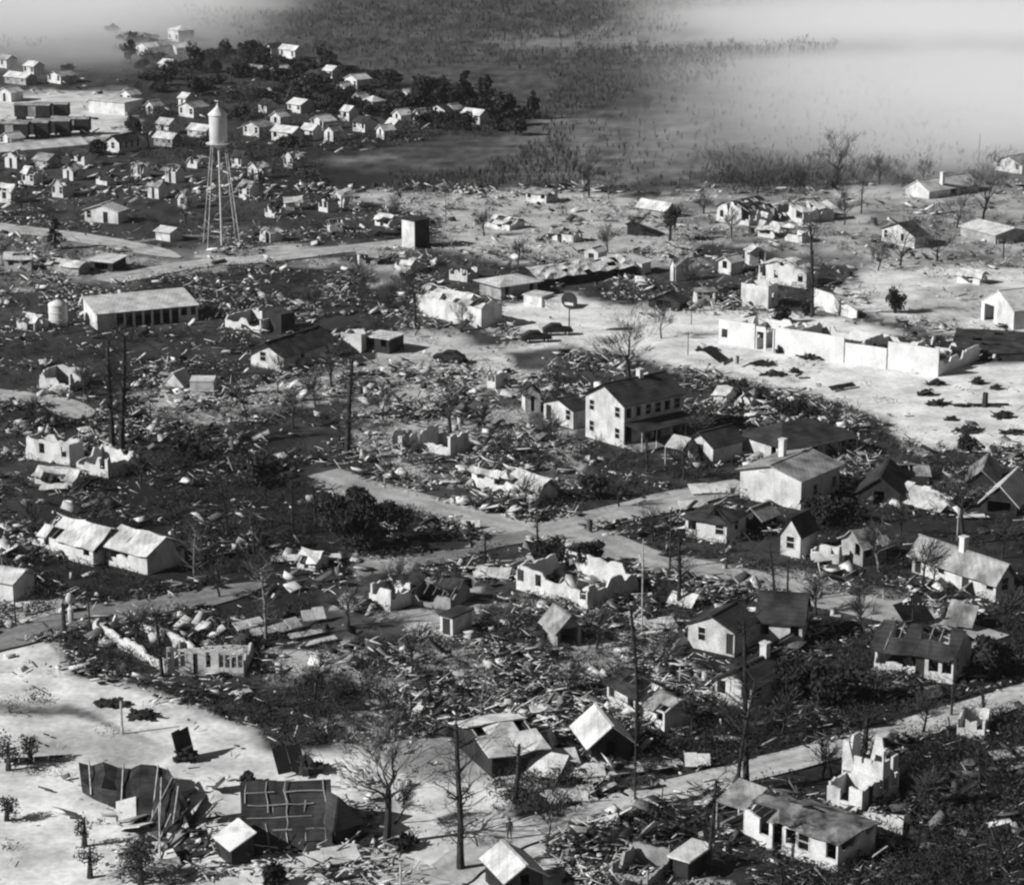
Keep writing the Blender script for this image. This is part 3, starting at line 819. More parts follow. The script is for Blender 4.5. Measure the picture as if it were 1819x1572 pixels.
# --- upper middle
H("gym_hall", "white windowless hall with a rounded end and a torn roof", "hall", (855, 583), (740, 556), 892, 3.3, "gu", 1.5, "white_plaster", "tin_roof", miss=.35, wob=.5, short="white windowless hall", over=.1, seed=60)
H("tower_block", "tall square tank house, one side white and one darkened as shade, by the road end", "tower", (738, 443), (763, 438), 714, 5.4, "flat", 0, "white_plaster", "dark_roof", over=.25, short="square tank house", u=".", sidem="dark_board")  # shade of the right wall is put into dark boarding
H("filling_station", "small pale hip-roofed station with a canopy above the white hall", "station", (890, 532), (955, 522), 852, 2.4, "hip", .9, "grey_board", "tin_roof", u="d.o", over=.8, short="hip-roofed station")
H("privy", "white arched privy with a black doorway", "outhouse", (1062, 473), (1038, 470), 1072, 2.4, "gv", 1.0, "white_plaster", "white_plaster", u="d", over=.05, short="white arched privy")
H("feed_store", "long low store with a pale sagging roof and black openings", "store", (960, 512), (1130, 488), 940, 1.7, "shed", 1.6, "dark_board", "tin_roof", u="o.D.o.D.", miss=.12, wob=.5, short="long low store", seed=61)
H("shed", "white flat shed on the plaza right of the hall", "shed", (962, 545), (930, 540), 972, 1.6, "flat", 0, "white_plaster", "tin_roof", over=.1, short="white flat shed")
H("shed", "long white low shed beside the round sign post", "shed", (1012, 548), (968, 545), 1022, 1.0, "flat", 0, "white_plaster", "tin_roof", over=.1)
H("shed", "white shed with a tilted roof behind the long low store", "shed", (1140, 487), (1108, 482), 1156, 2.0, "shedv", .8, "white_plaster", "tin_roof", short="tilted-roof white shed")
H("fallen_roof", "dark fallen roof wedge lying alone on the pale lot", "roof", (1166, 421), (1114, 417), 1176, .2, "shedv", 2.2, "dark_board", "dark_roof", short="fallen roof wedge")
H("shed", "small dark peaked shed above the vase-shaped tree", "shed", (1206, 552), (1152, 546), 1222, 1.3, "gv", 1.5, "dark_board", "dark_roof", u="D", short="dark peaked shed")
H("hut", "white hut with a peaked roof and a grey window among black wreckage", "hut", (1298, 488), (1276, 484), 1306, 2.3, "gv", 1.0, "white_plaster", "tin_roof", u="o", short="white peaked hut")
H("store_shell", "square white store front beside the tall messy tree", "store", (1364, 548), (1316, 542), 1382, 4.0, None, wall="white_plaster", u="...", v="o", ruin=.06, seed=62, short="square white store front")
H("store_shell", "ruined white house with a torn gable above the square store front", "house", (1432, 512), (1346, 498), 1452, 3.0, "gv", 1.6, "white_plaster", "tin_roof", u="o.oo", ruin=.3, miss=.5, wob=.5, seed=63, short="torn white gable")
k = thing("garden_wall", G(1524, 566), "long white wall sloping down to the right behind the shops", "wall")
mb = MB(); q0 = G(1524, 566) - k.location; q1 = G(1444, 545) - k.location; dn = (q1 - q0).normalized()
wall_slab(mb, Vector((q0.x, q0.y)), Vector((q1.x, q1.y)), Vector((-dn.y, dn.x)), .3, [(0, 1.2), (.3, 2.2), (.6, 2.9), (1, 3.1)], []); mb.build("wall", "white_plaster", k)
mb = MB(); wall_slab(mb, Vector((q0.x, q0.y)), Vector((q1.x, q1.y)) , Vector((dn.y, -dn.x)), .15, [(0, .3), (1, .35)], []); mb.build("plinth", "grey_board", k)
H("house", "white house with dark lower roof at the crown of the right slope", "house", (1624, 442), (1566, 428), 1648, 2.4, "gv", 2.2, "white_paint", "dark_roof", u=".o.w", over=.3, short="white house on the right slope")
H("garage", "long pale-roofed garage near the right edge below the hazy trees", "garage", (1768, 434), (1706, 418), 1786, 1.8, "gu", 1.2, "grey_board", "tin_roof", short="long pale-roofed garage")
H("long_shed", "long white-roofed shed with a black stack at the misty edge", "shed", (1650, 354), (1738, 340), 1608, 1.6, "gu", 2.4, "white_plaster", "tin_roof", u="..DD.", short="white-roofed shed at the misty edge", over=.2, chim=[(.35, .2, 4.6)])
H("house", "house with a dark peak cut by the right edge above the white-roofed shed", "house", (1815, 310), (1765, 302), 1850, 2.0, "gv", 2.0, "white_plaster", "grey_roof", u="w.w", short="dark-peaked house")
H("barn", "white building with a tapering black doorway at the right edge", "barn", (1800, 585), (1742, 566), 1850, 3.0, "gv", 3.2, "white_plaster", "white_plaster", u=".D", over=.1, short="white building with the black doorway")
H("wrecked_house", "wrecked house with white gable pieces and a black centre", "house", (1330, 402), (1272, 392), 1372, 3.0, "gv", 2.0, "white_plaster", "dark_roof", u="o.o", v="oo", ruin=.35, miss=.35, wob=.5, seed=66, short="black-centred wreck")
H("wrecked_house", "roofless white house right behind the black-centred wreck", "house", (1425, 398), (1375, 386), 1432, 2.6, "gv", 1.6, "white_plaster", "tin_roof", u="o.o", ruin=.35, miss=.4, wob=.5, seed=67)
H("wrecked_house", "pale toppled house in front of the black-centred wreck, by the tall messy tree", "house", (1424, 432), (1346, 420), 1440, 1.8, "gu", 1.4, "white_plaster", "tin_roof", u=".D.", ruin=.4, miss=.3, wob=.6, seed=68)
H("barn", "pale gabled barn at the near edge of the dark valley", "barn", (1182, 388), (1132, 380), 1200, 1.6, "gu", 1.6, "grey_board", "tin_roof", short="pale barn by the valley")
H("hut", "two-windowed white hut at the valley edge under a bare twin trunk", "hut", (970, 362), (934, 358), 982, 2.0, "gu", .8, "white_plaster", "grey_roof", u="o.o", miss=.3, ruin=.2, short="hut at the valley edge")
# shops on the street: roofless shells in one row
SH = [((1340, 618), (1276, 608), 4.2, "roofless white shop shell with one tiny window, left end of the street row", "..o"),
      ((1374, 624), (1342, 619), 4.0, "narrow roofless shop shell with a pillared opening in the street row", "DD"),
      ((1498, 643), (1376, 624), 4.3, "longest roofless white shop shell with a blank front in the street row", "......"),
      ((1574, 654), (1500, 643), 3.4, "low roofless shop shell with grey walls behind, second from the right end of the row", "...."),
      ((1666, 668), (1576, 654), 4.6, "tall square-cornered white shop shell at the right end of the street row", "....")]
for i, (c_, a_, h_, lb, sp) in enumerate(SH):
    H("shop_shell", lb, "shop", c_, a_, -14.0, h_ * .92, None, wall="brick", u=sp, v="", ruin=.62, front=.02, seed=70 + i, group="roofless shops along the street", short=["left end shop shell", None, "longest shop shell", None, "right end shop shell"][i])
# --- upper left quarter
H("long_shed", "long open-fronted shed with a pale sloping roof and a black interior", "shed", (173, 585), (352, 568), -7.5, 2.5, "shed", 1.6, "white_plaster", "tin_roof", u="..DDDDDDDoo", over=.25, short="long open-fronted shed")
k = thing("storage_tank", G(104, 576), "white upright storage tank left of the long open-fronted shed", "tank")
mb = MB(); mb.lathe((0, 0, 0), [(1.45, -.3), (1.45, 3.1), (1.4, 3.3), (.1, 3.9), (0, 3.9)], 18); mb.build("tank_shell", "pale_metal", k, True)
mb = MB()
for z in (.8, 1.9, 3.0): mb.lathe((0, 0, z), [(1.47, 0), (1.52, .03), (1.52, .1), (1.47, .13)], 18)
mb.build("hoop", "pale_metal", k)
H("bungalow", "house with a white front gable and a broad dark sagging roof", "house", (504, 657), (446, 648), 592, 2.3, "gv", 2.0, "white_plaster", "dark_roof", u="..w.", v=".w.w", over=.7, short="white-gabled bungalow", wob=.2)
H("kiosk", "white box kiosk with one black side on the left", "kiosk", (380, 702), (338, 702), 384, 2.0, "flat", 0, "white_plaster", "white_plaster", over=.05, short="white box kiosk")
H("tent", "white A-shaped tent with a dark opening behind the box kiosk", "tent", (325, 688), (290, 684), 345, .15, "gv", 2.2, "white_plaster", "white_plaster", u=".", over=.1, short="white A-shaped tent")
H("wall_shell", "low white wall piece right of the long open-fronted shed", "house", (462, 590), (400, 580), 470, 2.0, None, wall="white_plaster", u="..", ruin=.45, seed=80, short="low white wall piece")
H("coal_house", "black flat-topped coal house behind the low white wall piece", "shed", (500, 592), (524, 588), 466, 3.0, "flat", 0, "dark_board", "dark_roof", over=.1, short="black coal house")
H("billboard_house", "tall white house front with a lower annex left of the long pale lot", "house", (642, 626), (606, 622), 652, 3.0, None, wall="white_plaster", u=".", ruin=.1, seed=81, short="tall white house front")
H("shed", "flat pale shed with dark posts joined to the tall white front", "shed", (692, 628), (650, 622), 702, 2.2, "flat", 0, "dark_board", "tin_roof", u="oo", over=.2)
H("wall_shell", "jagged white house shell left of the dark twin trunks", "house", (124, 694), (70, 688), 136, 2.6, None, wall="white_plaster", u="o.", ruin=.4, seed=82, short="jagged white shell")
H("cottage", "white cottage with a low peaked roof below the water tower", "house", (210, 398), (151, 394), 226, 2.5, "gv", 1.5, "white_plaster", "tin_roof", u=".d.w", over=.35, short="white cottage below the tower")
H("shed", "little white shed with a pale roof beside the upper left road", "shed", (302, 430), (277, 426), 316, 1.8, "gu", .8, "white_plaster", "tin_roof", short="little shed by the upper road")
H("shed", "low pale shed left of the long shed, beside the road bend", "shed", (140, 488), (84, 482), 160, 1.4, "gu", .8, "grey_board", "tin_roof", miss=.2, seed=83)
H("shed", "dark-fronted shed with a pale roof above the road bend", "shed", (200, 482), (160, 478), 208, 1.6, "shed", .6, "dark_board", "tin_roof", u="D", seed=84)
H("depot", "columned depot with a white end and dark roof near the freight cars", "depot", (212, 272), (248, 266), 190, 2.6, "gu", 1.6, "white_plaster", "dark_roof", u="w.w.w.w", v="w", short="columned depot")
H("warehouse", "long pale low warehouse in front of the freight cars", "warehouse", (158, 272), (-60, 292), 178, 2.0, "gu", 1.6, "white_plaster", "tin_roof", short="long pale warehouse", over=.1)
H("warehouse", "blank white warehouse beyond the freight cars", "warehouse", (222, 206), (158, 200), 252, 3.4, "flat", 0, "white_plaster", "tin_roof", short="blank white warehouse")
# small houses of the upper left ridge
FAR = [(262, 100, 24, 2.6, "gv", "tin_roof", "low white house at the hazy top of the ridge"),
       (284, 98, 16, 3.0, "gv", "grey_roof", "narrow pale house tucked beside the low ridge-top house"),
       (317, 76, 22, 3.8, "hip", "tin_roof", "tall white house topmost on the ridge"),
       (314, 98, 20, 2.2, "gv", "tin_roof", "small broken-looking white house below the topmost house"),
       (482, 102, 10, 2.8, "gv", "dark_roof", "slim white house left of the long white ridge house"),
       (524, 106, 34, 2.8, "gu", "tin_roof", "long white house alone against the dark ridge wood"),
       (468, 138, 44, 1.8, "gu", "grey_roof", "wide grey-roofed house in the middle of the ridge"),
       (380, 110, 20, 2.0, "gv", "dark_roof", "grey house among round trees under the ridge"),
       (634, 160, 26, 2.8, "gv", "tin_roof", "white gabled house left of the tall evergreens"),
       (562, 148, 26, 2.0, "gu", "dark_roof", "dark-roofed house with a white front on the ridge shoulder"),
       (662, 196, 24, 2.2, "hip", "tin_roof", "round-looking white hip-roofed house below the gabled one"),
       (724, 182, 12, 2.2, "gv", "tin_roof", "tiny white house under the tallest evergreen"),
       (790, 214, 34, 2.6, "gv", "dark_roof", "white house with split gables below the evergreens"),
       (852, 222, 40, 2.4, "gu", "tin_roof", "widest white house at the tip of the ridge"),
       (930, 210, 24, 2.6, "gu", "dark_roof", "dark-walled house at the far end of the ridge"),
       (712, 220, 18, 2.2, "gv", "tin_roof", "white house standing in the dark scrub below the ridge"),
       (648, 236, 26, 2.4, "gu", "dark_roof", "white house with a square dark roof low on the ridge"),
       (682, 248, 16, 2.2, "gv", "tin_roof", "small arched white house low on the ridge"),
       (344, 210, 32, 2.6, "gv", "grey_roof", "white gabled house left of the water tank"),
       (366, 246, 40, 1.8, "gu", "tin_roof", "long pale house just left of the water tank"),
       (306, 262, 40, 2.0, "gu", "tin_roof", "low pale house with a dark door left of the tower"),
       (460, 244, 34, 2.4, "gv", "grey_roof", "pale house right of the water tank"),
       (520, 254, 46, 2.4, "gu", "tin_roof", "large pale house two lots right of the water tank"),
       (474, 202, 18, 2.2, "gu", "dark_roof", "white house with black windows behind the pale tank-side houses"),
       (534, 202, 28, 2.2, "gu", "tin_roof", "white-fronted house near the centre of the ridge foot"),
       (574, 232, 26, 2.2, "gv", "tin_roof", "pointed pale house at the ridge foot"),
       (46, 152, 46, 2.0, "gu", "tin_roof", "pale house behind the freight yard near the left edge"),
       (108, 150, 28, 2.2, "gv", "grey_roof", "grey-roofed pale house behind the freight yard"),
       (20, 262, 24, 2.0, "gv", "tin_roof", "white shed at the left edge below the long warehouse"),
       (84, 300, 30, 1.8, "gu", "grey_roof", "grey low shed below the long warehouse")]
for i, (px, py, wd, h_, rf, rm, lb) in enumerate(FAR):
    wd *= 1.02; h_ *= 1.02
    sk = [(-.12), .1, -.2, .16][i % 4]
    H("ridge_house", lb, "house", (px, py), (px - wd * .8, py - 2 - wd * .05), px + wd * .4, h_, rf, 1.4, ["white_plaster", "white_plaster", "grey_board"][i % 3] if "white" not in lb else "white_plaster", rm, u="w.w" if wd > 22 else ".o.", over=.3, group="small houses on the upper left ridge", seed=300 + i, ruin=.0, foot=True, short=(None if len(lb.split()) > 9 else lb))
EXTRA = [(240, 82, 20), (300, 130, 22), (502, 142, 28), (590, 142, 20), (612, 172, 18), (756, 198, 18), (806, 212, 18), (330, 192, 16), (498, 226, 22), (556, 250, 26), (592, 252, 20), (620, 216, 18), (640, 192, 16), (300, 240, 28), (272, 206, 16), (60, 134, 22), (20, 182, 30), (12, 122, 20), (232, 186, 24), (700, 240, 18), (746, 222, 16), (60, 330, 26), (130, 322, 22), (190, 330, 24), (250, 318, 22), (312, 326, 24), (350, 300, 22), (428, 300, 20), (458, 320, 22), (20, 362, 30), (112, 352, 24), (282, 354, 24), (332, 372, 20), (444, 354, 24), (30, 300, 26), (150, 296, 22), (520, 300, 20)]
def autolabel(px, py, what, far=False):
    p = G(px, py)
    best = sorted(LAND, key=lambda q: (q[0] - p.x) ** 2 + ((q[1] - p.y) * 1.3) ** 2)[0]
    dx, dy = p.x - best[0], p.y - best[1]
    if abs(dx) > abs(dy): rel = "right of" if dx > 0 else "left of"
    else: rel = "behind" if dy > 0 else "in front of"
    return f"{what} {rel} the {best[2]}"
USED = set()
for i, (px, py, wd) in enumerate(EXTRA):
    for what in ("little white house", "little grey-roofed house", "little low house", "little plain house"):
        lb = autolabel(px, py, what)
        if lb not in USED: break
    USED.add(lb)
    sk = [.1, -.15, .2, -.1][i % 4]
    rf = {"little white house": "tin_roof", "little grey-roofed house": "grey_roof"}.get(what, ["tin_roof", "dark_roof"][i % 2])
    H("ridge_house", lb, "house", (px, py), (px - wd * .8, py - 1 - wd * .05), px + wd * .4, 1.4 if "low" in what else 2.6, ["gv", "gu"][i % 2], 1.4, "white_plaster", rf, u=["w.w", ".d.", "o"][i % 3], over=.3, group="small houses on the upper left ridge", seed=700 + i, ruin=(.3 if py > 290 else 0), miss=(.3 if py > 290 else 0), wob=(.5 if py > 290 else None))
# scattered shacks and shells across the near valley edge
MISC = [(640, 372, 34, 1.6, "gu", "tin_roof", .3, "pale broken shack row right of the tower legs"),
        (606, 368, 22, 2.4, "gv", "tin_roof", .1, "white gabled shack right of the tower legs"),
        (582, 378, 20, 2.2, "gv", "dark_roof", .2, "white arched shack beside the gabled one by the tower"),
        (536, 374, 36, 1.8, "gu", "tin_roof", .4, "wide torn shack just right of the water tower"),
        (488, 388, 22, 2.0, "gv", "dark_roof", .2, "black-fronted shack under the water tower"),
        (690, 404, 30, 1.4, "gu", "tin_roof", .4, "flattened shack left of the square tank house"),
        (610, 412, 30, 1.4, "gu", "grey_roof", .3, "low grey shack above the upper road"),
        (480, 432, 24, 1.8, "gv", "tin_roof", .3, "white shack just above the upper road"),
        (830, 500, 40, 2.2, "gu", "dark_roof", .4, "wreck with white columns above the white hall"),
        (670, 470, 40, 1.4, "gu", "tin_roof", .3, "flattened pale house below the upper road"),
        (730, 484, 36, 1.4, "gu", "tin_roof", .3, "low white house below the square tank house"),
        (1200, 500, 12, 3.0, "gv", "tin_roof", .1, "thin white hut right of the tilted-roof shed"),
        (1270, 540, 40, 1.6, "gu", "grey_roof", .3, "low grey wreck left of the square store front"),
        (1018, 432, 60, 1.5, "gu", "grey_roof", .3, "broad grey flattened house on the pale lot"),
        (905, 410, 50, 1.2, "gu", "tin_roof", .3, "low pale flattened house near the valley edge"),
        (1360, 470, 36, 2.4, "gv", "tin_roof", .3, "white hipped wreck above the torn gable"),
        (1290, 720, 28, 1.4, "gu", "tin_roof", .2, "flat white hut right of the two-storey house"),
        (1330, 726, 26, 1.2, "gv", "tin_roof", .2, "second low white hut right of the two-storey house"),
        (56, 480, 60, 2.0, "gu", "tin_roof", .3, "pale wreck at the left edge by the upper road"),
        (62, 588, 40, 1.4, "gu", "tin_roof", .3, "pale low wreck left of the storage tank"),
        (1740, 505, 50, 1.2, "gu", "tin_roof", .2, "flat pale car-shed above the white building with the black doorway"),
        (960, 730, 34, 2.4, "gv", "dark_roof", .35, "broken white house with a dark hole left of the cottages"),
        (880, 690, 18, 2.2, None, "tin_roof", .3, "short white double chimney wall by the plaza"),
        (1452, 880, 30, 1.4, "gu", "tin_roof", .3, "pale porch wreck between the big white house and steep barn"),
        (1650, 860, 60, 1.2, "gu", "grey_roof", .2, "wide grey collapsed roof beside the steep dark barn"),
        (560, 1012, 40, .8, "gu", "white_plaster", .2, "flat white roof lying in the dark scrub")]
for i, (px, py, wd, h_, rf, rm, ru, lb) in enumerate(MISC):
    sg = 1 if i % 3 else -1
    H("shack", lb, "shack", (px, py), (px - wd * .8, py - (1 + wd * .09) * sg if sg > 0 else py + 1), px + wd * .28, h_, rf, 1.1, "white_plaster", rm, u=["o.o", ".d.", "oo", "D."][i % 4], over=.25, ruin=ru, miss=ru, wob=.4, seed=400 + i, group="wrecked shacks between the town and the valley")
# ------------------------------------------------------------------ trees
def unit(v): return v.normalized()
def limb(mb, p, d, ln, r, rg, lvl, sag=.0, twig=None, spread=.6, n=4, taper=.55, kids=3, straight=.15):
    "a tapering, slightly crooked limb that forks"
    mbx = twig if (twig is not None and lvl <= 1) else mb
    pts = [(p, r)]
    for i in range(n):
        d = unit(d + Vector((rg.uniform(-1, 1), rg.uniform(-1, 1), rg.uniform(-.4, .8))) * straight + Vector((0, 0, -sag)))
        p = p + d * ln / n
        pts.append((p, r * (1 - (1 - taper) * (i + 1) / n)))
    for (a, ra), (b, rb) in zip(pts, pts[1:]):
        mbx.tube(a, b, ra, rb, 5 if ra > .06 else 3)
    if lvl <= 0: return
    for k in range(kids):
        i = rg.randint(1 if lvl < 3 else 2, n)
        if k == 0: i = n
        q, rq = pts[i]
        a = Vector((rg.uniform(-1, 1), rg.uniform(-1, 1), rg.uniform(-.3, .9)))
        nd = unit(d * (1 - spread * .5) + a * spread)
        limb(mb, q, nd, ln * rg.uniform(.55, .8), rq * (.85 if k == 0 else .6), rg, lvl - 1, sag, twig, spread, max(2, n - 1), taper, kids, straight)

def bare_tree(px, py, top, label, spread=1.0, fork=.35, r=None, lvl=4, limbs=5, seed=1, name="bare_tree", cat="tree", m="bark", lean=(0, 0), stub=False, group=None):
    c = G(px, py); h = hgt(px, py, top)
    rg = random.Random(seed)
    root = thing(name, c, label, cat, group)
    r = (r or .02 * h + .1) * (.68 if stub else .72)
    tr = MB(); LB = []
    hf = h * fork
    p = Vector((0, 0, -.3)); d = Vector((lean[0], lean[1], 1)).normalized()
    n = 6
    pts = [(p, r * 1.25)]
    ht = h * (.97 if stub else fork)
    for i in range(n):
        d = unit(d + Vector((rg.uniform(-1, 1), rg.uniform(-1, 1), 0)) * (.045 if stub else .1))
        p = p + d * (ht + .3) / n
        pts.append((p, r * (1 - (.45 if stub else .3) * (i + 1) / n)))
    for (a, ra), (b, rb) in zip(pts, pts[1:]): tr.tube(a, b, ra, rb, 8, cap=True)
    tr.build("trunk", m, root)
    for k in range(limbs):
        cr = MB(); LB.append(cr)
        if stub:
            i = rg.randint(2, n); q, rq = pts[i]
            nd = unit(Vector((rg.uniform(-1, 1), rg.uniform(-1, 1), rg.uniform(.1, .9))))
            limb(cr, q, nd, h * rg.uniform(.08, .24) * spread, rq * .4, rg, min(lvl, rg.randint(2, 3)), .02, None, .7, 3, .5, 3, .2)
        else:
            q, rq = pts[n if k < 3 else rg.randint(n - 2, n)]
            ang = 2 * math.pi * (k + rg.random() * .5) / limbs
            up = rg.uniform(.9, 2.0) / spread
            nd = unit(Vector((math.cos(ang), math.sin(ang), up)))
            if k == 0: limb(cr, q, unit(Vector((nd.x * .15, nd.y * .15, 1))), (h - hf) * .8, rq * .8, rg, lvl, -.04, None, .45, 5, .5, 4, .1)
            else: limb(cr, q, nd, (h - hf) * rg.uniform(.36, .5), rq * .55, rg, lvl, -.04, None, .5, 4, .5, 3, .16)
    if stub:                                               # torn twigs all along the trunk
        cr = MB()
        for k in range(int(h * 6)):
            i = rg.randint(1, n - 1); q = pts[i][0].lerp(pts[i + 1][0], rg.random()); rq = pts[i][1]
            a = rg.uniform(0, 6.28)
            limb(cr, q, unit(Vector((math.cos(a), math.sin(a), rg.uniform(-.5, 1.2)))), rg.uniform(.5, 1.9) * spread, max(.05, rq * .24), rg, 2, .03, None, .8, 2, .4, 3, .3)
        tag(cr.build("twigs", m, root), kind="stuff")
    # keep the crown inside the height seen
    zmax = max(v[2] for q in LB for v in q.v)
    if not stub and zmax > 0:
        k = (h - hf) / max(zmax - hf, .1)
        for q in LB: q.v = [(x, y, hf + (z - hf) * k) if z > hf else (x, y, z) for x, y, z in q.v]
    if not stub:                                           # the haze of fine twigs that fills a winter crown
        tw = MB()
        vs = [v for q in LB for v in q.v if v[2] > hf * 1.1]
        for k in range(int(70 + h * 42)):
            v = Vector(rg.choice(vs)); o_ = Vector((v.x, v.y, (v.z - hf) * .8))
            d = (o_.normalized() + Vector((rg.uniform(-1, 1), rg.uniform(-1, 1), rg.uniform(-.5, 1))) * .8).normalized()
            ln = rg.uniform(.4, 1.5); b = d.cross(Vector((rg.uniform(-1, 1), rg.uniform(-1, 1), .3))).normalized() * rg.uniform(.025, .05)
            tw.poly([v - b, v + b, v + d * ln])
            e = v + d * ln * .5; d2 = (d + Vector((rg.uniform(-1, 1), rg.uniform(-1, 1), rg.uniform(-1, 1))) * .7).normalized()
            tw.poly([e - b * .8, e + b * .8, e + d2 * ln * .6])
        tag(tw.build("twigs", "twig", root), kind="stuff")
    for q in LB: q.build("limb", m, root)
    return root

def leafy(mb, c, rx, rz, n, rg, size, tone=None, clump=9):
    "leaf faces gathered in clumps through an uneven crown"
    cl = []
    for i in range(clump):
        u = Vector((rg.gauss(0, 1), rg.gauss(0, 1), rg.gauss(0, 1))).normalized() * rg.uniform(.25, .85)
        cl.append((Vector((u.x * rx, u.y * rx, u.z * rz)), rg.uniform(.25, .5)))
    for i in range(n):
        q, s = cl[rg.randrange(clump)]
        u = Vector((rg.gauss(0, 1), rg.gauss(0, 1), rg.gauss(0, 1))).normalized() * rg.random() ** .4
        p = c + q + Vector((u.x * rx * s, u.y * rx * s, u.z * rz * s))
        a = Vector((rg.gauss(0, 1), rg.gauss(0, 1), rg.gauss(0, 1))).normalized() * size * rg.uniform(.6, 1.4)
        b = Vector((rg.gauss(0, 1), rg.gauss(0, 1), rg.gauss(0, 1))).normalized() * size * rg.uniform(.5, 1.1)
        mb.poly([p - a, p + b, p + a * .6 - b * .5], tone if tone is None else tone * rg.uniform(.5, 1.7))

def dense_tree(px, py, top, label, wid, seed=1, conical=False, n=1500, group=None, name="evergreen_tree", low=.18, m="leaf"):
    fs = 1.0
    if py < 300: fs = 1.7; n = int(n * 1.5)
    else: n = int(n * 1.5)
    if m == "twig" and py > 300: fs = .5; n = int(n * 1.3)
    c = G(px, py); h = hgt(px, py, top)
    rg = random.Random(seed)
    root = thing(name, c, label, "tree", group)
    t = MB()
    t.tube(Vector((0, 0, -.3)), Vector((.1, 0, h * .8)), .25 + h * .012, .08, 7)
    for k in range(7):
        z = h * rg.uniform(.25, .75); a = rg.uniform(0, 6.28)
        t.tube(Vector((0, 0, z)), Vector((math.cos(a) * wid * .35, math.sin(a) * wid * .35, z + h * .1)), .09, .03, 4)
    t.build("trunk", "bark", root)
    f = MB()
    if conical:
        for k in range(9):
            z = h * (low + (1 - low) * k / 9); rr = wid / 2 * (1 - k / 9.5) + .3
            leafy(f, Vector((rg.uniform(-.3, .3), rg.uniform(-.3, .3), z + h * .03)), rr, h * .07, n // 9, rg, .3 * fs, clump=6)
    else:
        leafy(f, Vector((0, 0, h * (1 + low) / 2)), wid / 2, h * (1 - low) / 2, n, rg, .32 * fs, clump=16)
    f.build("crown", m, root)
    return root

T = bare_tree
T(688, 1496, 1262, "big bare tree with low wide limbs and a tall splintered leader in the pale clearing", 1.3, .4, .46, 5, 8, 11)
T(818, 1542, 1278, "tall straight snapped trunk with only stubs left, right of the wide bare tree", 1, .5, .42, 3, 9, 12, name="snapped_tree", stub=True)
T(915, 1422, 1318, "snapped leaning trunk in front of the pale-roofed workshop", 1, .5, .33, 2, 6, 13, name="snapped_tree", stub=True, lean=(.1, 0))
T(1326, 1404, 1100, "tall dark twin trunk standing in front of the white cottage by the lower road", .9, .4, .4, 4, 14, 14, stub=True, name="snapped_tree")
T(1309, 1408, 1195, "thinner dark trunk close beside the tall twin trunk at the lower road", .9, .4, .28, 3, 12, 15, stub=True, name="snapped_tree")
T(1132, 1345, 1075, "tall thin dark pole-like tree left of the small dark barn", .7, .4, .3, 3, 10, 16, stub=True, name="snapped_tree")
T(1260, 1542, 1380, "thin dark tree with a crooked top beside the stripped house's shelter", .9, .4, .28, 3, 8, 17, stub=True, name="snapped_tree")
T(1118, 676, 545, "bare vase-shaped tree with upswept limbs by the plaza", 1.0, .3, .5, 5, 7, 18)
T(737, 582, 470, "bare tree with a straight pale trunk at the left end of the white windowless hall", .7, .45, .36, 4, 5, 19)
T(617, 806, 636, "thick dark trunk with short broken limbs left of the facing white shells", .9, .3, .55, 4, 11, 20, stub=True, name="snapped_tree")
T(800, 768, 688, "forked bare tree above the right one of the facing white shells", 1.1, .3, .4, 3, 4, 21)
T(199, 792, 598, "left one of two thick dark trunks near the left edge", .9, .4, .55, 4, 12, 22, stub=True, name="snapped_tree")
T(216, 800, 590, "right and thicker one of two dark trunks near the left edge", .9, .4, .6, 4, 14, 23, stub=True, name="snapped_tree")
T(472, 1136, 1010, "thin pale-barked snapped tree at the broken white beams", .8, .4, .26, 3, 7, 24, stub=True, name="snapped_tree", m="pale_bark")
T(1487, 328, 232, "broad bare tree standing out against the mist at the far right edge of town", 1.05, .3, .5, 5, 7, 25)
T(1046, 352, 272, "slim bare tree at the valley edge right of the two-windowed hut", .6, .4, .3, 4, 6, 26)
T(1080, 352, 278, "pale wispy bare tree beside the slim one at the valley edge", .8, .3, .2, 4, 5, 27, m="pale_bark")
T(1443, 562, 396, "tall messy tree with hanging broken limbs beside the square store front", .9, .4, .45, 4, 16, 28, stub=True, name="snapped_tree")
T(1214, 850, 790, "small forked bare tree before the flat pale porch canopy", 1.1, .35, .25, 3, 4, 29)
T(1710, 966, 826, "forked snapped tree left of the tent-shaped barn", 1.0, .45, .4, 3, 5, 30)
T(1562, 1012, 925, "pale bare tree right of the split-roof house", .8, .4, .3, 4, 5, 31, m="pale_bark")
T(265, 266, 180, "bare spreading tree left of the water tank on the ridge foot", 1.2, .25, .4, 5, 7, 32)
T(1745, 400, 258, "tall hazy bare tree at the right end of the misty edge", 1.0, .3, .4, 5, 8, 33)
T(1700, 405, 330, "lower bushy bare tree below the white-roofed shed", 1.3, .25, .3, 5, 8, 34)
T(1562, 328, 276, "small hazy bare tree right of the broad one in the mist", 1.3, .3, .3, 5, 6, 35)
T(1640, 322, 284, "short bushy tree behind the white-roofed misty shed", 1.4, .3, .3, 5, 7, 36)
T(1345, 345, 295, "grey bushy bare tree above the black-centred wreck", 1.4, .25, .3, 5, 8, 37)
T(1420, 338, 290, "grey bare tree left of the broad misty tree", 1.3, .25, .3, 5, 8, 38)
T(288, 1200, 1092, "dark stub trunk in front of the roofless white school", .8, .4, .3, 2, 5, 39, stub=True, name="snapped_tree")
T(863, 1006, 955, "short dark stub tree left of the road fork", .8, .4, .22, 2, 5, 40, stub=True, name="snapped_tree")
T(955, 962, 922, "dark splintered stump right at the road fork", .5, .4, .22, 1, 3, 41, stub=True, name="snapped_tree")
T(1536, 1334, 1268, "dark broken trunk beside the lower road above the roofless two-storey house", .9, .4, .45, 3, 10, 42, stub=True, name="snapped_tree")
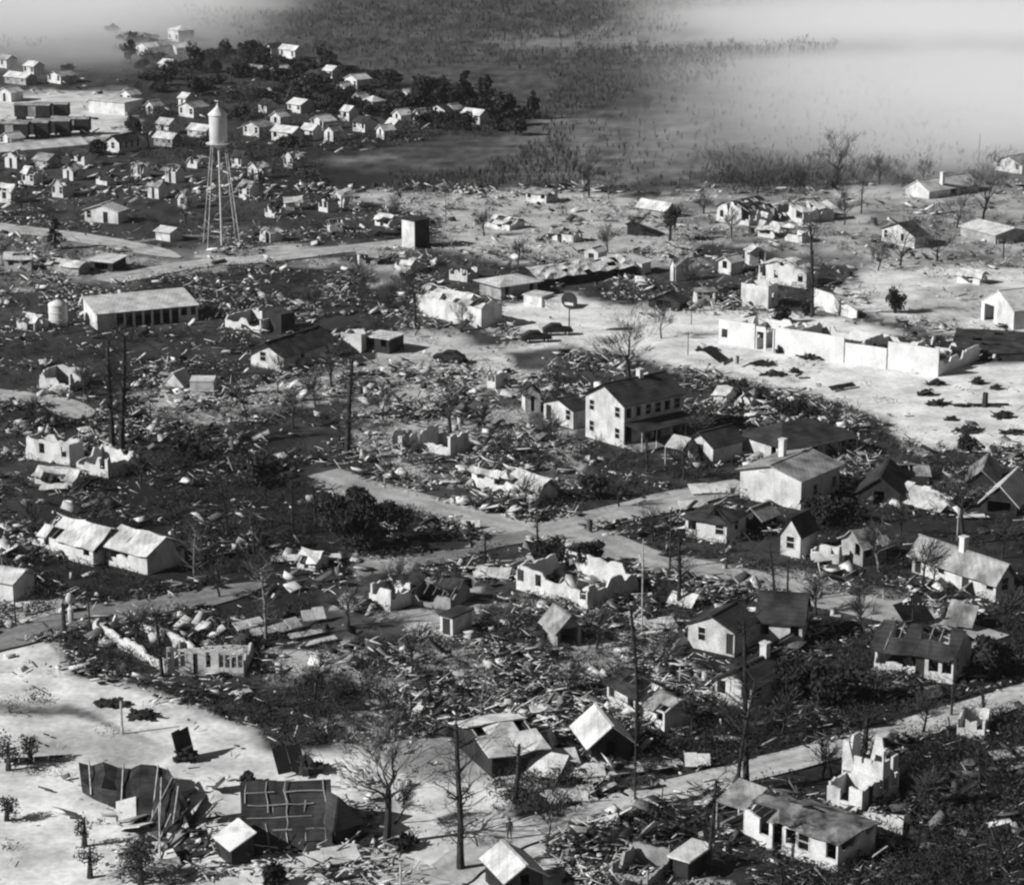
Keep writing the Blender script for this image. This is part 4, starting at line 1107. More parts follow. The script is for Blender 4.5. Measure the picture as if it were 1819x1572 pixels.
T(1748, 1288, 1232, "dark broken trunk by the lower road above the tiny white shed shell", .9, .4, .35, 3, 7, 43, stub=True, name="snapped_tree")
T(1206, 1075, 950, "dark ragged snag right of the roofless white-walled house", .9, .4, .35, 3, 14, 44, stub=True, name="snapped_tree")
T(1375, 1066, 972, "thin dark snag above the dark-roofed farmhouse", .8, .4, .24, 3, 8, 45, stub=True, name="snapped_tree")
T(492, 712, 632, "slim pale bare tree below the white-gabled bungalow", .9, .4, .18, 3, 5, 46, m="pale_bark")
T(437, 745, 668, "slim dark bare tree on the pale strip right of the white box kiosk", .9, .4, .18, 3, 5, 47)
T(345, 1020, 940, "thin pale snag in the dark scrub right of the right small pale-roofed house", .7, .4, .18, 2, 5, 48, stub=True, name="snapped_tree", m="pale_bark")
T(405, 960, 840, "thin dark snag in the middle of the dark scrub", .8, .4, .22, 3, 8, 49, stub=True, name="snapped_tree")
T(520, 940, 850, "dark forked snag at the upper right of the dark scrub", .8, .4, .22, 3, 8, 50, stub=True, name="snapped_tree")
T(1150, 838, 778, "slim snapped tree above the pale collapsed house", .8, .4, .22, 3, 6, 51, stub=True, name="snapped_tree")
T(855, 1250, 1185, "pale leaning snag below the narrow grey privy", .8, .4, .16, 2, 5, 52, stub=True, name="snapped_tree", m="pale_bark", lean=(.05, 0))
T(972, 1510, 1400, "slender bare sapling beside the person on the pale track", .7, .35, .12, 3, 5, 53, name="sapling")
T(700, 1460, 1395, "leaning bare limb-like tree right of the wide bare tree's trunk", .9, .45, .16, 3, 4, 54, lean=(.4, 0))
T(1175, 600, 540, "twiggy bare tree right behind the vase-shaped tree", 1.2, .25, .2, 4, 6, 55)
T(640, 560, 460, "dim twiggy bare tree below the upper road", .9, .3, .25, 4, 6, 56)
T(590, 690, 600, "dim bare tree right of the white-gabled bungalow", .9, .35, .25, 4, 6, 57)
T(1250, 380, 340, "dark stubby tree at the left end of the black-centred wreck", 1.0, .3, .3, 4, 8, 58)
T(1600, 470, 380, "dark bushy bare tree right of the white house on the slope", 1.5, .2, .3, 5, 9, 59)
T(1665, 462, 395, "dense dark bare tree left of the long pale-roofed garage", 1.5, .2, .3, 5, 9, 60)
D = dense_tree
D(1190, 428, 362, "dark spreading evergreen on the pale lot above the fallen roof wedge", 4.2, 71, n=700)
D(98, 442, 388, "dark evergreen by the upper left road", 4.0, 72, True, n=700)
D(762, 205, 128, "tallest black evergreen at the tip of the ridge", 9.5, 73, n=1500, low=.1)
D(728, 205, 165, "low round black evergreen left of the tallest one", 6, 74, n=800, low=.1)
D(826, 200, 124, "black pointed evergreen second right of the tallest one", 8, 75, True, n=1300, low=.1)
D(800, 205, 150, "low black evergreen between the two tallest ones", 7, 76, n=900, low=.1)
D(866, 205, 132, "slim black evergreen third right of the tallest one", 5.5, 77, True, n=900, low=.1)
D(896, 212, 160, "dull dark tree just left of the dark-walled house at the ridge end", 6, 78, n=700, low=.1)
D(948, 212, 165, "dark tree at the very tip of the ridge", 3.5, 79, n=500, low=.1)
D(640, 975, 872, "great black evergreen mass at the right of the dark scrub", 9.6, 80, n=4200, low=.0)
D(600, 940, 880, "black leaning evergreen touching the great black mass from behind", 6.5, 81, n=2200, low=.0)
D(330, 815, 770, "round black evergreen beyond the dark scrub", 4.4, 82, n=900, low=.0)
D(465, 862, 805, "dark rounded tree at the top of the dark scrub", 5.2, 83, n=1000, low=.0)
D(1460, 932, 880, "wide dark bush-like tree under the big white house", 6.0, 84, n=1400, low=.0)
D(1500, 926, 886, "second dark bush-like tree under the steep dark barn", 4.6, 85, n=1000, low=.0)
D(1410, 1235, 1160, "dark tangled tree right of the cottage behind the twin trunk", 6.5, 86, n=1600, low=.0)
D(1490, 1250, 1185, "dark tangled tree below the buckled dark-roofed house", 6.5, 87, n=1500, low=.0)
D(1770, 1200, 1120, "dark evergreen right of the buckled dark-roofed house", 5.5, 88, n=1400, low=.0)
D(1040, 1010, 955, "dark rounded bush just below the road fork", 5.5, 89, n=1200, low=.0)
D(975, 1000, 955, "lower dark bush left of the rounded one at the road fork", 5.0, 90, n=900, low=.0)
D(1060, 880, 842, "dark bush at the right end of the pale collapsed house", 4.6, 91, n=900, low=.0)
D(240, 240, 205, "dim bush-like tree right of the blank white warehouse", 4.0, 92, n=500, low=.0)
D(176, 276, 246, "round dark tree left of the columned depot", 4.2, 93, n=600, low=.0)
D(1590, 555, 505, "dark bush among shop wreckage right of the long white wall", 3.4, 94, n=600, low=.0)
D(1390, 572, 540, "dark round bush behind the shop row", 3.2, 95, n=600, low=.0)
D(1430, 560, 538, "small dark bush at the foot of the tall messy tree", 2.0, 96, n=350, low=.0)
D(15, 1365, 1305, "dark bush with thin sprays at the left edge of the pale clearing", 3.2, 97, n=260, m="twig", low=.0)
D(54, 1352, 1300, "smaller dark bush with sprays beside the left edge bush", 2.2, 98, n=260, m="twig", low=.0)
D(12, 1455, 1412, "dark bush cut by the left edge in the pale clearing", 2.6, 99, n=260, m="twig", low=.0)
D(150, 1500, 1440, "grey wispy shrub in the left of the pale clearing", 1.6, 100, n=110, low=.0, m="twig", name="shrub")
D(160, 1556, 1490, "dark wispy shrub below the grey one in the pale clearing", 2.4, 101, n=150, low=.0, m="twig", name="shrub")
D(250, 1568, 1480, "dark tangled shrub at the foot of the collapsed dark warehouse", 3.6, 102, n=500, low=.0, m="twig", name="shrub")
D(486, 1572, 1540, "dark bush at the bottom edge below the latticed roof", 2.4, 103, n=450, low=.0)
D(715, 1500, 1488, "flat dark bush at the foot of the wide bare tree", 2.6, 104, n=450, low=.0)
D(1720, 800, 770, "dark bush at the near side of the street", 2.6, 105, n=450, low=.0)
D(1300, 700, 676, "dark brush clump behind the two-storey house's roof", 5.0, 106, n=700, low=.0)
D(1400, 740, 705, "dark brush at the street edge right of the flat white huts", 5.5, 107, n=900, low=.0)
D(1340, 712, 688, "dark brush between the flat white huts and the street", 5.0, 108, n=700, low=.0)
D(350, 130, 62, "dark tree behind the topmost house of the ridge", 6, 109, n=600, low=.0)
D(232, 110, 70, "hazy dark tree left of the low ridge-top house", 5, 110, n=500, low=.0)
D(200, 60, 44, "hazy round tree alone at the top left of the ridge", 5, 111, n=300, low=.0)
D(404, 110, 68, "dark tree right of the ridge-top houses", 7, 112, n=600, low=.0)
D(446, 100, 70, "dull dark tree left of the long white ridge house", 6, 113, n=500, low=.0)
D(570, 120, 82, "dark tree right of the long white ridge house", 6, 114, n=500, low=.0)
D(120, 128, 114, "lone dark round tree in the hazy field", 4.5, 115, n=300, low=.0)
D(350, 170, 130, "round dark tree in the middle of the ridge", 6.5, 116, n=700, low=.0)
D(530, 180, 140, "grey round tree on the ridge shoulder", 6.5, 117, n=600, low=.0, m="twig")
D(600, 200, 160, "dark round tree below the ridge shoulder", 6, 118, n=600, low=.0)
D(430, 215, 185, "dark round tree right above the water tank", 5, 119, n=500, low=.0)
D(510, 262, 240, "dark round bush by the two large tank-side houses", 5, 120, n=500, low=.0)

# more bare trees standing through the wreckage, and dark trees of the ridge
k_ = 0
for px, py, tp in [(150, 700, 640), (60, 760, 700), (270, 770, 715), (520, 760, 690), (560, 720, 660), (680, 745, 690), (720, 820, 770), (900, 820, 770), (980, 790, 730), (930, 900, 850), (1100, 900, 850), (1160, 960, 900),
                   (700, 1060, 1000), (620, 1110, 1040), (560, 1240, 1180), (730, 1180, 1120), (1060, 1150, 1080), (1010, 1240, 1180), (1100, 1240, 1170), (1180, 1200, 1120), (1450, 1090, 1030), (1530, 1120, 1050), (1640, 1030, 960),
                   (1600, 950, 890), (1680, 900, 850), (1780, 990, 920), (1790, 1110, 1040), (1560, 1250, 1190), (1640, 1300, 1230), (1460, 1380, 1310), (1390, 1300, 1230), (1650, 1440, 1370), (1740, 1400, 1330), (1780, 1540, 1460), (1230, 1300, 1230),
                   (250, 860, 800), (310, 950, 890), (180, 940, 880), (450, 980, 910), (560, 930, 860), (390, 1060, 1000), (60, 960, 900), (240, 1140, 1080), (1290, 1010, 950), (1240, 790, 730), (1480, 770, 720), (860, 760, 715), (690, 560, 510), (560, 560, 500), (410, 420, 370), (330, 400, 350), (40, 380, 330), (230, 350, 300), (700, 400, 350), (860, 420, 370), (920, 470, 420), (1080, 450, 400), (1230, 520, 460), (1300, 420, 370), (1560, 480, 430), (1130, 420, 370), (1500, 400, 340), (1530, 380, 320)]:
    for what in ("thin bare tree", "broken bare tree", "spindly bare tree"):
        lb = autolabel(px, py, what)
        if lb not in USED: break
    else: continue
    USED.add(lb); k_ += 1
    bare_tree(px, py, tp, lb, .9, .35, .2, 3, 7 if what != "broken bare tree" else 10, 500 + k_, stub=(what == "broken bare tree"), group="bare trees among the wreckage")
for i in range(170):
    rg = random.Random(4000 + i)
    t = rg.random(); px = 235 + 700 * t + rg.uniform(-30, 30); py = 85 + 118 * t + rg.uniform(-18, 75 - 30 * t)
    x, y = G(px, py).x, G(px, py).y
    hit = False
    for cx, cy, ux, uy, vx, vy, L, W, ru in FOOT:
        dx, dy = x - cx, y - cy
        u_, v_ = dx * ux + dy * uy, dx * vx + dy * vy
        if -2 < u_ < L + 2 and -2 < v_ < W + 2: hit = True
    if hit: continue
    for what in ("dark round tree", "dark ragged tree", "low dark tree", "dark broad tree", "dark thin-topped tree"):
        lb = autolabel(px, py, what)
        if lb not in USED: break
    else: continue
    USED.add(lb)
    dense_tree(px, py, py - rg.uniform(14, 34) * (.6 if "low" in what else 1), lb, (rg.uniform(3, 4.5) if 'thin' in what else rg.uniform(4, 8.5)), 4100 + i, False, 500, "dark trees of the upper left ridge", low=.0)
# ------------------------------------------------------------------ water tower
def water_tower():
    bx_, by_ = 394, 436
    c = G(bx_, by_); root = thing("water_tower", c, "tall water tower with a bright white conical-capped tank on thin crossed legs", "water tower")
    top = hgt(bx_, by_, 187); tb = hgt(bx_, by_, 256); ts = hgt(bx_, by_, 204)
    r = 1.6
    mb = MB(); mb.lathe((0, 0, 0), [(0, tb - .9), (.5, tb - .7), (1.2, tb - .35), (r, tb + .2), (r, ts)], 22); mb.build("tank", "pale_metal", root, True)
    mb = MB(); mb.lathe((0, 0, 0), [(r + .18, ts - .05), (r + .18, ts + .05), (.3, top - .3), (.16, top), (0, top + .5)], 22); mb.build("tank_cap", "pale_metal", root, True)
    mb = MB(); mb.tube(Vector((0, 0, -.3)), Vector((0, 0, tb - .7)), .17, .17, 8); mb.build("riser_pipe", "pale_metal", root)
    L4 = []
    for k in range(4):
        a = math.pi / 4 + k * math.pi / 2 + .25
        p0 = Vector((math.cos(a) * 4.2, math.sin(a) * 4.2, -.3)); p1 = Vector((math.cos(a) * r, math.sin(a) * r, tb + .3))
        mb = MB(); mb.tube(p0, p1, .085, .075, 6); mb.build("leg", "trim", root); L4.append((p0, p1))
    for lv in range(1, 4):
        f = lv / 4
        for k in range(4):
            (a0, a1), (b0, b1) = L4[k], L4[(k + 1) % 4]
            p, q = a0.lerp(a1, f), b0.lerp(b1, f)
            mb = MB(); mb.tube(p, q, .05, .05, 4)
            g = (lv - 1) / 4
            mb.tube(a0.lerp(a1, g), q, .02, .02, 3); mb.tube(b0.lerp(b1, g), p, .02, .02, 3)
            mb.build("brace", "grey_board", root)
    mb = MB()
    mb.lathe((0, 0, tb + .1), [(r + .05, 0), (r + .7, 0), (r + .7, .08), (r + .05, .08)], 22)
    mb.build("walkway", "pale_metal", root)
water_tower()

# ------------------------------------------------------------------ poles and posts
def utility_pole(px, py, top, label, arms=1, m="bark", r=.13, name="utility_pole", group=None):
    c = G(px, py); h = hgt(px, py, top)
    root = thing(name, c, label, "pole", group)
    mb = MB(); mb.tube(Vector((0, 0, -.4)), Vector((0, 0, h)), r, r * .7, 7, cap=True); mb.build("shaft", m, root)
    for k in range(arms):
        z = h - .35 - k * .7
        mb = MB(); mb.box((0, -.14, z), (2.2, .1, .12)); a = mb.build("crossarm", m, root)
        for x in (-.95, -.5, .5, .95):
            i = MB(); i.lathe((x, -.14, z + .06), [(.05, 0), (.06, .08), (.03, .16), (0, .17)], 6); i.build("insulator", "trim", a)
    return root
U_ = utility_pole
U_(1620, 1118, 1068, "dark utility pole with one crossarm on the right-hand pale road")
U_(1140, 1128, 958, "thin tall pole crossing in front of the road right of the fork", 0, "wood", .09)
U_(1398, 1070, 994, "slim pole above the dark-roofed farmhouse by the pale road", 0)
U_(1190, 1010, 905, "dark utility pole above the right arm of the road fork")
U_(1690, 1270, 1215, "short dark pole by the lower road near the right edge", 0)
U_(1128, 1420, 1250, "thin dark pole at the lower road right under the small dark barn", 0, "bark", .1)
U_(712, 1580, 1530, "pale leaning post at the bottom edge", 0, "wood", .12)
U_(115, 1135, 1072, "thick dark post beside the pale clearing's upper edge", 0, "bark", .26, "gatepost")
U_(160, 1128, 1060, "thin pole right of the thick dark post", 0, "bark", .1)
U_(28, 1110, 1060, "thin pole near the left edge above the dark line", 0, "bark", .1)
U_(217, 1300, 1245, "grey leaning-topped pole at the dark ditch in the clearing", 0, "wood", .14)
U_(1222, 630, 588, "thin post at the left end of the street", 0, "bark", .07)
U_(1474, 612, 580, "thin mast on the longest shop shell", 0, "bark", .07)
U_(1228, 575, 505, "thin pole behind the left end shop shell", 0, "bark", .07)
U_(1266, 450, 405, "thin pole among the black wreckage of the upper right", 0, "bark", .08)
U_(1016, 465, 400, "thin pole left of the white arched privy", 0, "wood", .08)
U_(1738, 300, 238, "lone thin mast in the mist at the right", 0, "bark", .06)
U_(792, 395, 352, "thin dark pole at the near valley edge", 0, "bark", .09)
U_(1782, 458, 425, "utility pole below the long pale-roofed garage")
U_(1700, 960, 880, "slim post left of the forked snapped tree", 0, "wood", .07)
k = thing("round_sign", G(1011, 590), "tall post carrying a dark round sign with a pale bar, on the plaza", "sign")
h = hgt(1011, 590, 534)
mb = MB(); mb.tube(Vector((0, 0, -.3)), Vector((0, 0, h - 1.2)), .11, .09, 7); mb.build("post", "bark", k)
mb = MB()
ds = Vector((-.5, -.86, 0)); ds.normalize(); sd = Vector((ds.y, -ds.x, 0))
rim = [Vector((0, 0, h)) + sd * math.cos(t * math.pi / 10) * 1.35 + Vector((0, 0, math.sin(t * math.pi / 10) * 1.25)) for t in range(20)]
fr, bk = [p + ds * .1 for p in rim], [p - ds * .1 for p in rim]
mb.poly(fr); mb.poly(bk[::-1])
for i in range(20): mb.poly([fr[i], bk[i], bk[(i + 1) % 20], fr[(i + 1) % 20]])
disc = mb.build("sign_disc", "dark_metal", k)
mb = MB(); mb.obox(Vector((0, 0, h - .5)) + ds * .14, sd * .75, ds * .03, Vector((0, 0, .2))); mb.build("pale_bar", "trim", disc)
# white bulb-topped marker near the left clearing
k = thing("gas_pump", G(126, 1102), "white egg-topped pump standing by the thick dark post", "pump")
mb = MB(); mb.lathe((0, 0, 0), [(.3, -.3), (.3, 1.3), (.12, 1.4), (.12, 1.7)], 10); mb.build("pump_body", "white_plaster", k)
mb = MB(); mb.lathe((0, 0, 1.7), [(.1, 0), (.42, .35), (.45, .7), (.25, 1.15), (0, 1.25)], 12); mb.build("globe", "white_plaster", k, True)

# ------------------------------------------------------------------ freight cars
def boxcar(px, py, label, first=None):
    if first is None:
        root = thing("freight_car", G(px, py), label, "freight car", "dark freight cars in the yard")
        mb = MB(); mb.box((0, 0, 2.35), (8.6, 2.7, 2.7)); mb.build("body", "dark_board", root)
        mb = MB()
        P = [(-1.45, 3.7), (-.8, 4.0), (.8, 4.0), (1.45, 3.7)]
        for (y0, z0), (y1, z1) in zip(P, P[1:]):
            mb.hexa([(-4.4, y0, z0), (4.4, y0, z0), (4.4, y1, z1), (-4.4, y1, z1), (-4.4, y0, z0 + .08), (4.4, y0, z0 + .08), (4.4, y1, z1 + .08), (-4.4, y1, z1 + .08)])
        mb.build("roof", "grey_roof", root)
        mb = MB(); mb.box((0, -1.4, 2.3), (1.9, .08, 2.4)); mb.build("door", "grey_board", root)
        for x in (-3, 3):
            mb = MB(); mb.box((x, 0, .75), (1.9, 1.9, .3)); tk = mb.build("bogie", "dark_metal", root)
            for dx in (-.6, .6):
                for y in (-.75, .75):
                    m2 = MB(); m2.tube(Vector((x + dx, y - .07, .42)), Vector((x + dx, y + .07, .42)), .42, .42, 12, cap=True); m2.build("wheel", "dark_metal", tk)
        root.rotation_euler.z = R(-4)
        return root
    o = copy_tree(first); o.location = G(px, py); o["label"] = label
    return o
F0 = boxcar(20, 248, "dark freight car at the left edge, first of the near row")
for px, py, lb in [(56, 246, "dark freight car second from the left edge in the near row"), (94, 243, "dark freight car third from the left edge in the near row"),
                   (128, 239, "darkest freight car at the right end of the near row"), (60, 214, "dark freight car of the far row, its longer left car"), (92, 212, "dark freight car at the right end of the far row")]:
    boxcar(px, py, lb, F0)

# ------------------------------------------------------------------ cars
def car(px, py, rz, label, first=None, group="dark cars on the street and plaza"):
    if first is None:
        root = thing("car", G(px, py), label, "car", group)
        def shell(name, prof, w, m, par=root):
            mb = MB(); n = len(prof)
            lf = [(x, -w / 2, z) for x, z in prof]; rt = [(x, w / 2, z) for x, z in prof]
            mb.poly(lf); mb.poly(rt[::-1])
            for i in range(n): mb.poly([lf[i], rt[i], rt[(i + 1) % n], lf[(i + 1) % n]])
            return mb.build(name, m, par)
        shell("body", [(-2.2, .4), (2.2, .4), (2.3, .75), (2.1, 1.05), (.9, 1.15), (.55, 1.65), (-.9, 1.72), (-1.7, 1.25), (-2.25, .95)], 1.35, "dark_metal")
        for s in (-1, 1):
            for x in (-1.4, 1.4):
                mb = MB()
                arc = [(x + .62 * math.cos(t), .38 + .55 * math.sin(t)) for t in [i * math.pi / 6 for i in range(7)]]
                for (xa, za), (xb, zb) in zip(arc, arc[1:]):
                    mb.hexa([(xa, s * .68, za), (xb, s * .68, zb), (xb, s * .9, zb), (xa, s * .9, za), (xa, s * .68, za + .07), (xb, s * .68, zb + .07), (xb, s * .9, zb + .07), (xa, s * .9, za + .07)])
                mb.build("mudguard", "dark_metal", root)
                mb = MB(); mb.tube(Vector((x, s * .7, .36)), Vector((x, s * .86, .36)), .36, .36, 14, cap=True); wh = mb.build("wheel", "rubber", root)
                mb = MB(); mb.tube(Vector((x, s * .84, .36)), Vector((x, s * .88, .36)), .18, .18, 10, cap=True); mb.build("hubcap", "pale_metal", wh)
            mb = MB(); mb.poly([(-.75, s * .69, 1.18), (.75, s * .69, 1.18), (.5, s * .69, 1.58), (-.7, s * .69, 1.62)]); mb.build("side_window", "glass", root)
            mb = MB(); mb.lathe((2.05, s * .5, .85), [(0, 0), (.13, .02), (.15, .12), (0, .2)], 8); mb.build("headlight", "pale_metal", root)
        mb = MB(); mb.poly([(.93, -.6, 1.17), (.93, .6, 1.17), (.6, .55, 1.6), (.6, -.55, 1.6)]); mb.build("windscreen", "glass", root)
        mb = MB(); mb.box((2.36, 0, .5), (.1, 1.5, .14)); mb.build("bumper", "pale_metal", root)
        o = root
    else:
        o = copy_tree(first); o.location = G(px, py); o["label"] = label
    o.rotation_euler.z = R(rz)
    return o
C0 = car(952, 607, 12, "dark car parked on the plaza, the nearer of the two left of the vase-shaped tree")
for px, py, rz, lb in [(990, 594, 8, "dark car beside the foot of the round sign post"), (798, 643, 160, "dark car alone on the pale lot left of the plaza")]:
    car(px, py, rz, lb, C0)
# heaps of wreckage on the street
def heap(px, py, wd, ht, label, seed, m="dark_board", name="wreckage_heap", cat="heap"):
    rg = random.Random(seed)
    root = thing(name, G(px, py), label, cat, "heaps of wreckage on the pale street")
    mb, m2 = MB(), MB()
    prof = [(wd * .5, -.1), (wd * .42, ht * .25), (wd * .25, ht * .6), (0, ht * .8)]
    mb.lathe((0, 0, 0), prof, 9)
    mb.v = [(x * rg.uniform(.75, 1.25), y * rg.uniform(.5, .8), z * rg.uniform(.6, 1.2)) for x, y, z in mb.v]
    mb.build("rubble_core", m, root)
    for i in range(26):
        a = rg.uniform(0, 6.28); r = wd * .6 * rg.random() ** .7; z = ht * (1 - r / wd * 1.4) * rg.uniform(.3, 1)
        t = rg.uniform(0, 3.1); d = Vector((math.cos(t), math.sin(t), rg.uniform(-.5, .5))).normalized()
        s_ = d.cross(Vector((0, 0, 1))).normalized()
        m2.obox(Vector((math.cos(a) * r, math.sin(a) * r * .7, max(.06, z))), d * rg.uniform(.3, wd * .3), s_ * rg.uniform(.06, .3), d.cross(s_) * .05)
    m2.build("broken_boards", m, root)
for i, (px, py, wd, ht, lb) in enumerate([(1356, 647, 3.0, .7, "dark wreckage heap at the kerb below the narrow pillared shop shell"), (1374, 665, 2.4, .6, "dark wreckage heap out in the street below the kerbside one"),
    (1445, 634, 3.4, .6, "long dark wreckage heap in front of the longest shop shell"), (1662, 681, 2.4, .6, "dark wreckage heap below the tall right end shop shell"),
    (1645, 700, 1.8, .7, "dark rounded heap further down the street below the right end shell"), (1666, 718, 2.6, .5, "flat dark heap just left of the upright stump in the street"),
    (1780, 740, 2.6, 1.0, "dark heap near the right edge of the street"), (1716, 766, 2.8, .6, "dark low heap at the near kerb of the street"),
    (1800, 768, 2.4, .5, "dark low heap in the near right corner of the street"), (1412, 660, 1.6, .5, "small dark heap right of the two kerbside heaps"),
    (1384, 626, .9, 1.0, "small dark upright heap against the longest shop shell"), (1258, 622, 2.8, .5, "dark spiky heap at the left end of the street"),
    (1736, 680, 1.6, .9, "dark upright heap beyond the stump in the street"), (1770, 690, 1.2, .8, "narrow dark heap right of the upright one beyond the stump"),
    (1790, 580, 2.6, .6, "dark heap beneath the black doorway of the white building"), (902, 662, 1.6, .5, "small dark heap on the pale lot below the plaza"),
    (1690, 745, 1.4, .4, "pebbly dark heap below the flat heap by the stump"), (330, 1348, 1.6, 1.6, "dark upright heap in the pale clearing"),
    (440, 1388, 1.2, 1.0, "small dark upright heap above the latticed roof"), (545, 1368, 2.6, 1.8, "dark tall heap at the right of the row in the pale clearing"),
    (255, 1272, 2.2, .5, "dark low heap at the far side of the pale clearing"), (196, 1250, 2.2, .5, "dark low heap left of the one at the clearing's far side")]):
    heap(px, py, wd, ht, lb, 900 + i)
# ------------------------------------------------------------------ a person on the track
def person(px, py):
    c = G(px, py)
    root = thing("person", c, "lone person in dark clothes standing on the pale track below the snapped trunks", "person")
    J = [((0, 0, .95), .15), ((0, 0, 1.18), .14), ((0, 0, 1.4), .17), ((0, 0, 1.52), .07), ((0, -.02, 1.64), .1), ((0, -.01, 1.76), .085),
         ((.1, 0, .86), .1), ((.12, -.02, .48), .07), ((.12, .02, .09), .05), ((.13, -.14, .04), .045),
         ((-.1, 0, .86), .1), ((-.13, .04, .48), .07), ((-.14, .1, .09), .05), ((-.15, -.04, .04), .045),
         ((.2, 0, 1.42), .065), ((.25, .02, 1.13), .05), ((.24, -.06, .87), .04), ((.24, -.09, .77), .035),
         ((-.2, 0, 1.42), .065), ((-.25, .02, 1.13), .05), ((-.24, -.04, .87), .04), ((-.24, -.07, .77), .035)]
    E = [(0, 1), (1, 2), (2, 3), (3, 4), (4, 5), (0, 6), (6, 7), (7, 8), (8, 9), (0, 10), (10, 11), (11, 12), (12, 13), (2, 14), (14, 15), (15, 16), (16, 17), (2, 18), (18, 19), (19, 20), (20, 21)]
    me = bpy.data.meshes.new("body"); me.from_pydata([j[0] for j in J], E, []); me.materials.append(MATS["cloth"])
    o = bpy.data.objects.new("body", me); COL.objects.link(o); o.parent = root
    o.modifiers.new("skin", 'SKIN')
    o.modifiers.new("sub", 'SUBSURF').levels = 1
    for i, (p, r) in enumerate(J): me.skin_vertices[0].data[i].radius = (r, r)
    me.skin_vertices[0].data[0].use_root = True
    mb = MB(); mb.lathe((0, -.02, 1.72), [(.19, 0), (.19, .02), (.11, .03), (.1, .13), (.04, .16), (0, .16)], 12); mb.build("hat", "cloth", root)
    mb = MB(); mb.lathe((0, -.075, 1.6), [(.01, -.03), (.055, 0), (.06, .05), (.04, .1), (0, .11)], 8); mb.build("face", "skin", root)
person(905, 1490)

# ------------------------------------------------------------------ loose pieces big enough to count
def loose(px, py, w, d, rz, tilt, m, what, name, cat):
    lb = autolabel(px, py, what)
    if lb in USED: return None
    USED.add(lb)
    rg = random.Random(px * 7 + py)
    c = G(px, py)
    a = R(rz)
    ax = Vector((math.cos(a), math.sin(a), 0)); ay = Vector((-math.sin(a), math.cos(a), 0))
    tl = R(tilt); ayt = ay * math.cos(tl) + Vector((0, 0, math.sin(tl)))
    mb = MB()
    z = Vector((0, 0, .12))
    nx = max(2, int(w / 1.1))
    nn = ax.cross(ayt).normalized()
    for i in range(nx):
        x0, x1 = w * (i / nx - .5), w * ((i + 1) / nx - .5) - .03
        e0, e1 = d * rg.uniform(.0, .12), d * rg.uniform(.85, 1.05)
        q = [ax * x0 + ayt * e0, ax * x1 + ayt * e0, ax * x1 + ayt * e1, ax * x0 + ayt * e1]
        off = nn * rg.uniform(-.04, .04) + z
        mb.hexa([p + off for p in q] + [p + off + nn * .09 for p in q])
    o = mb.build(name, m); o.location = c
    tag(o, lb, cat, "large loose pieces of roof and wall")
    return o
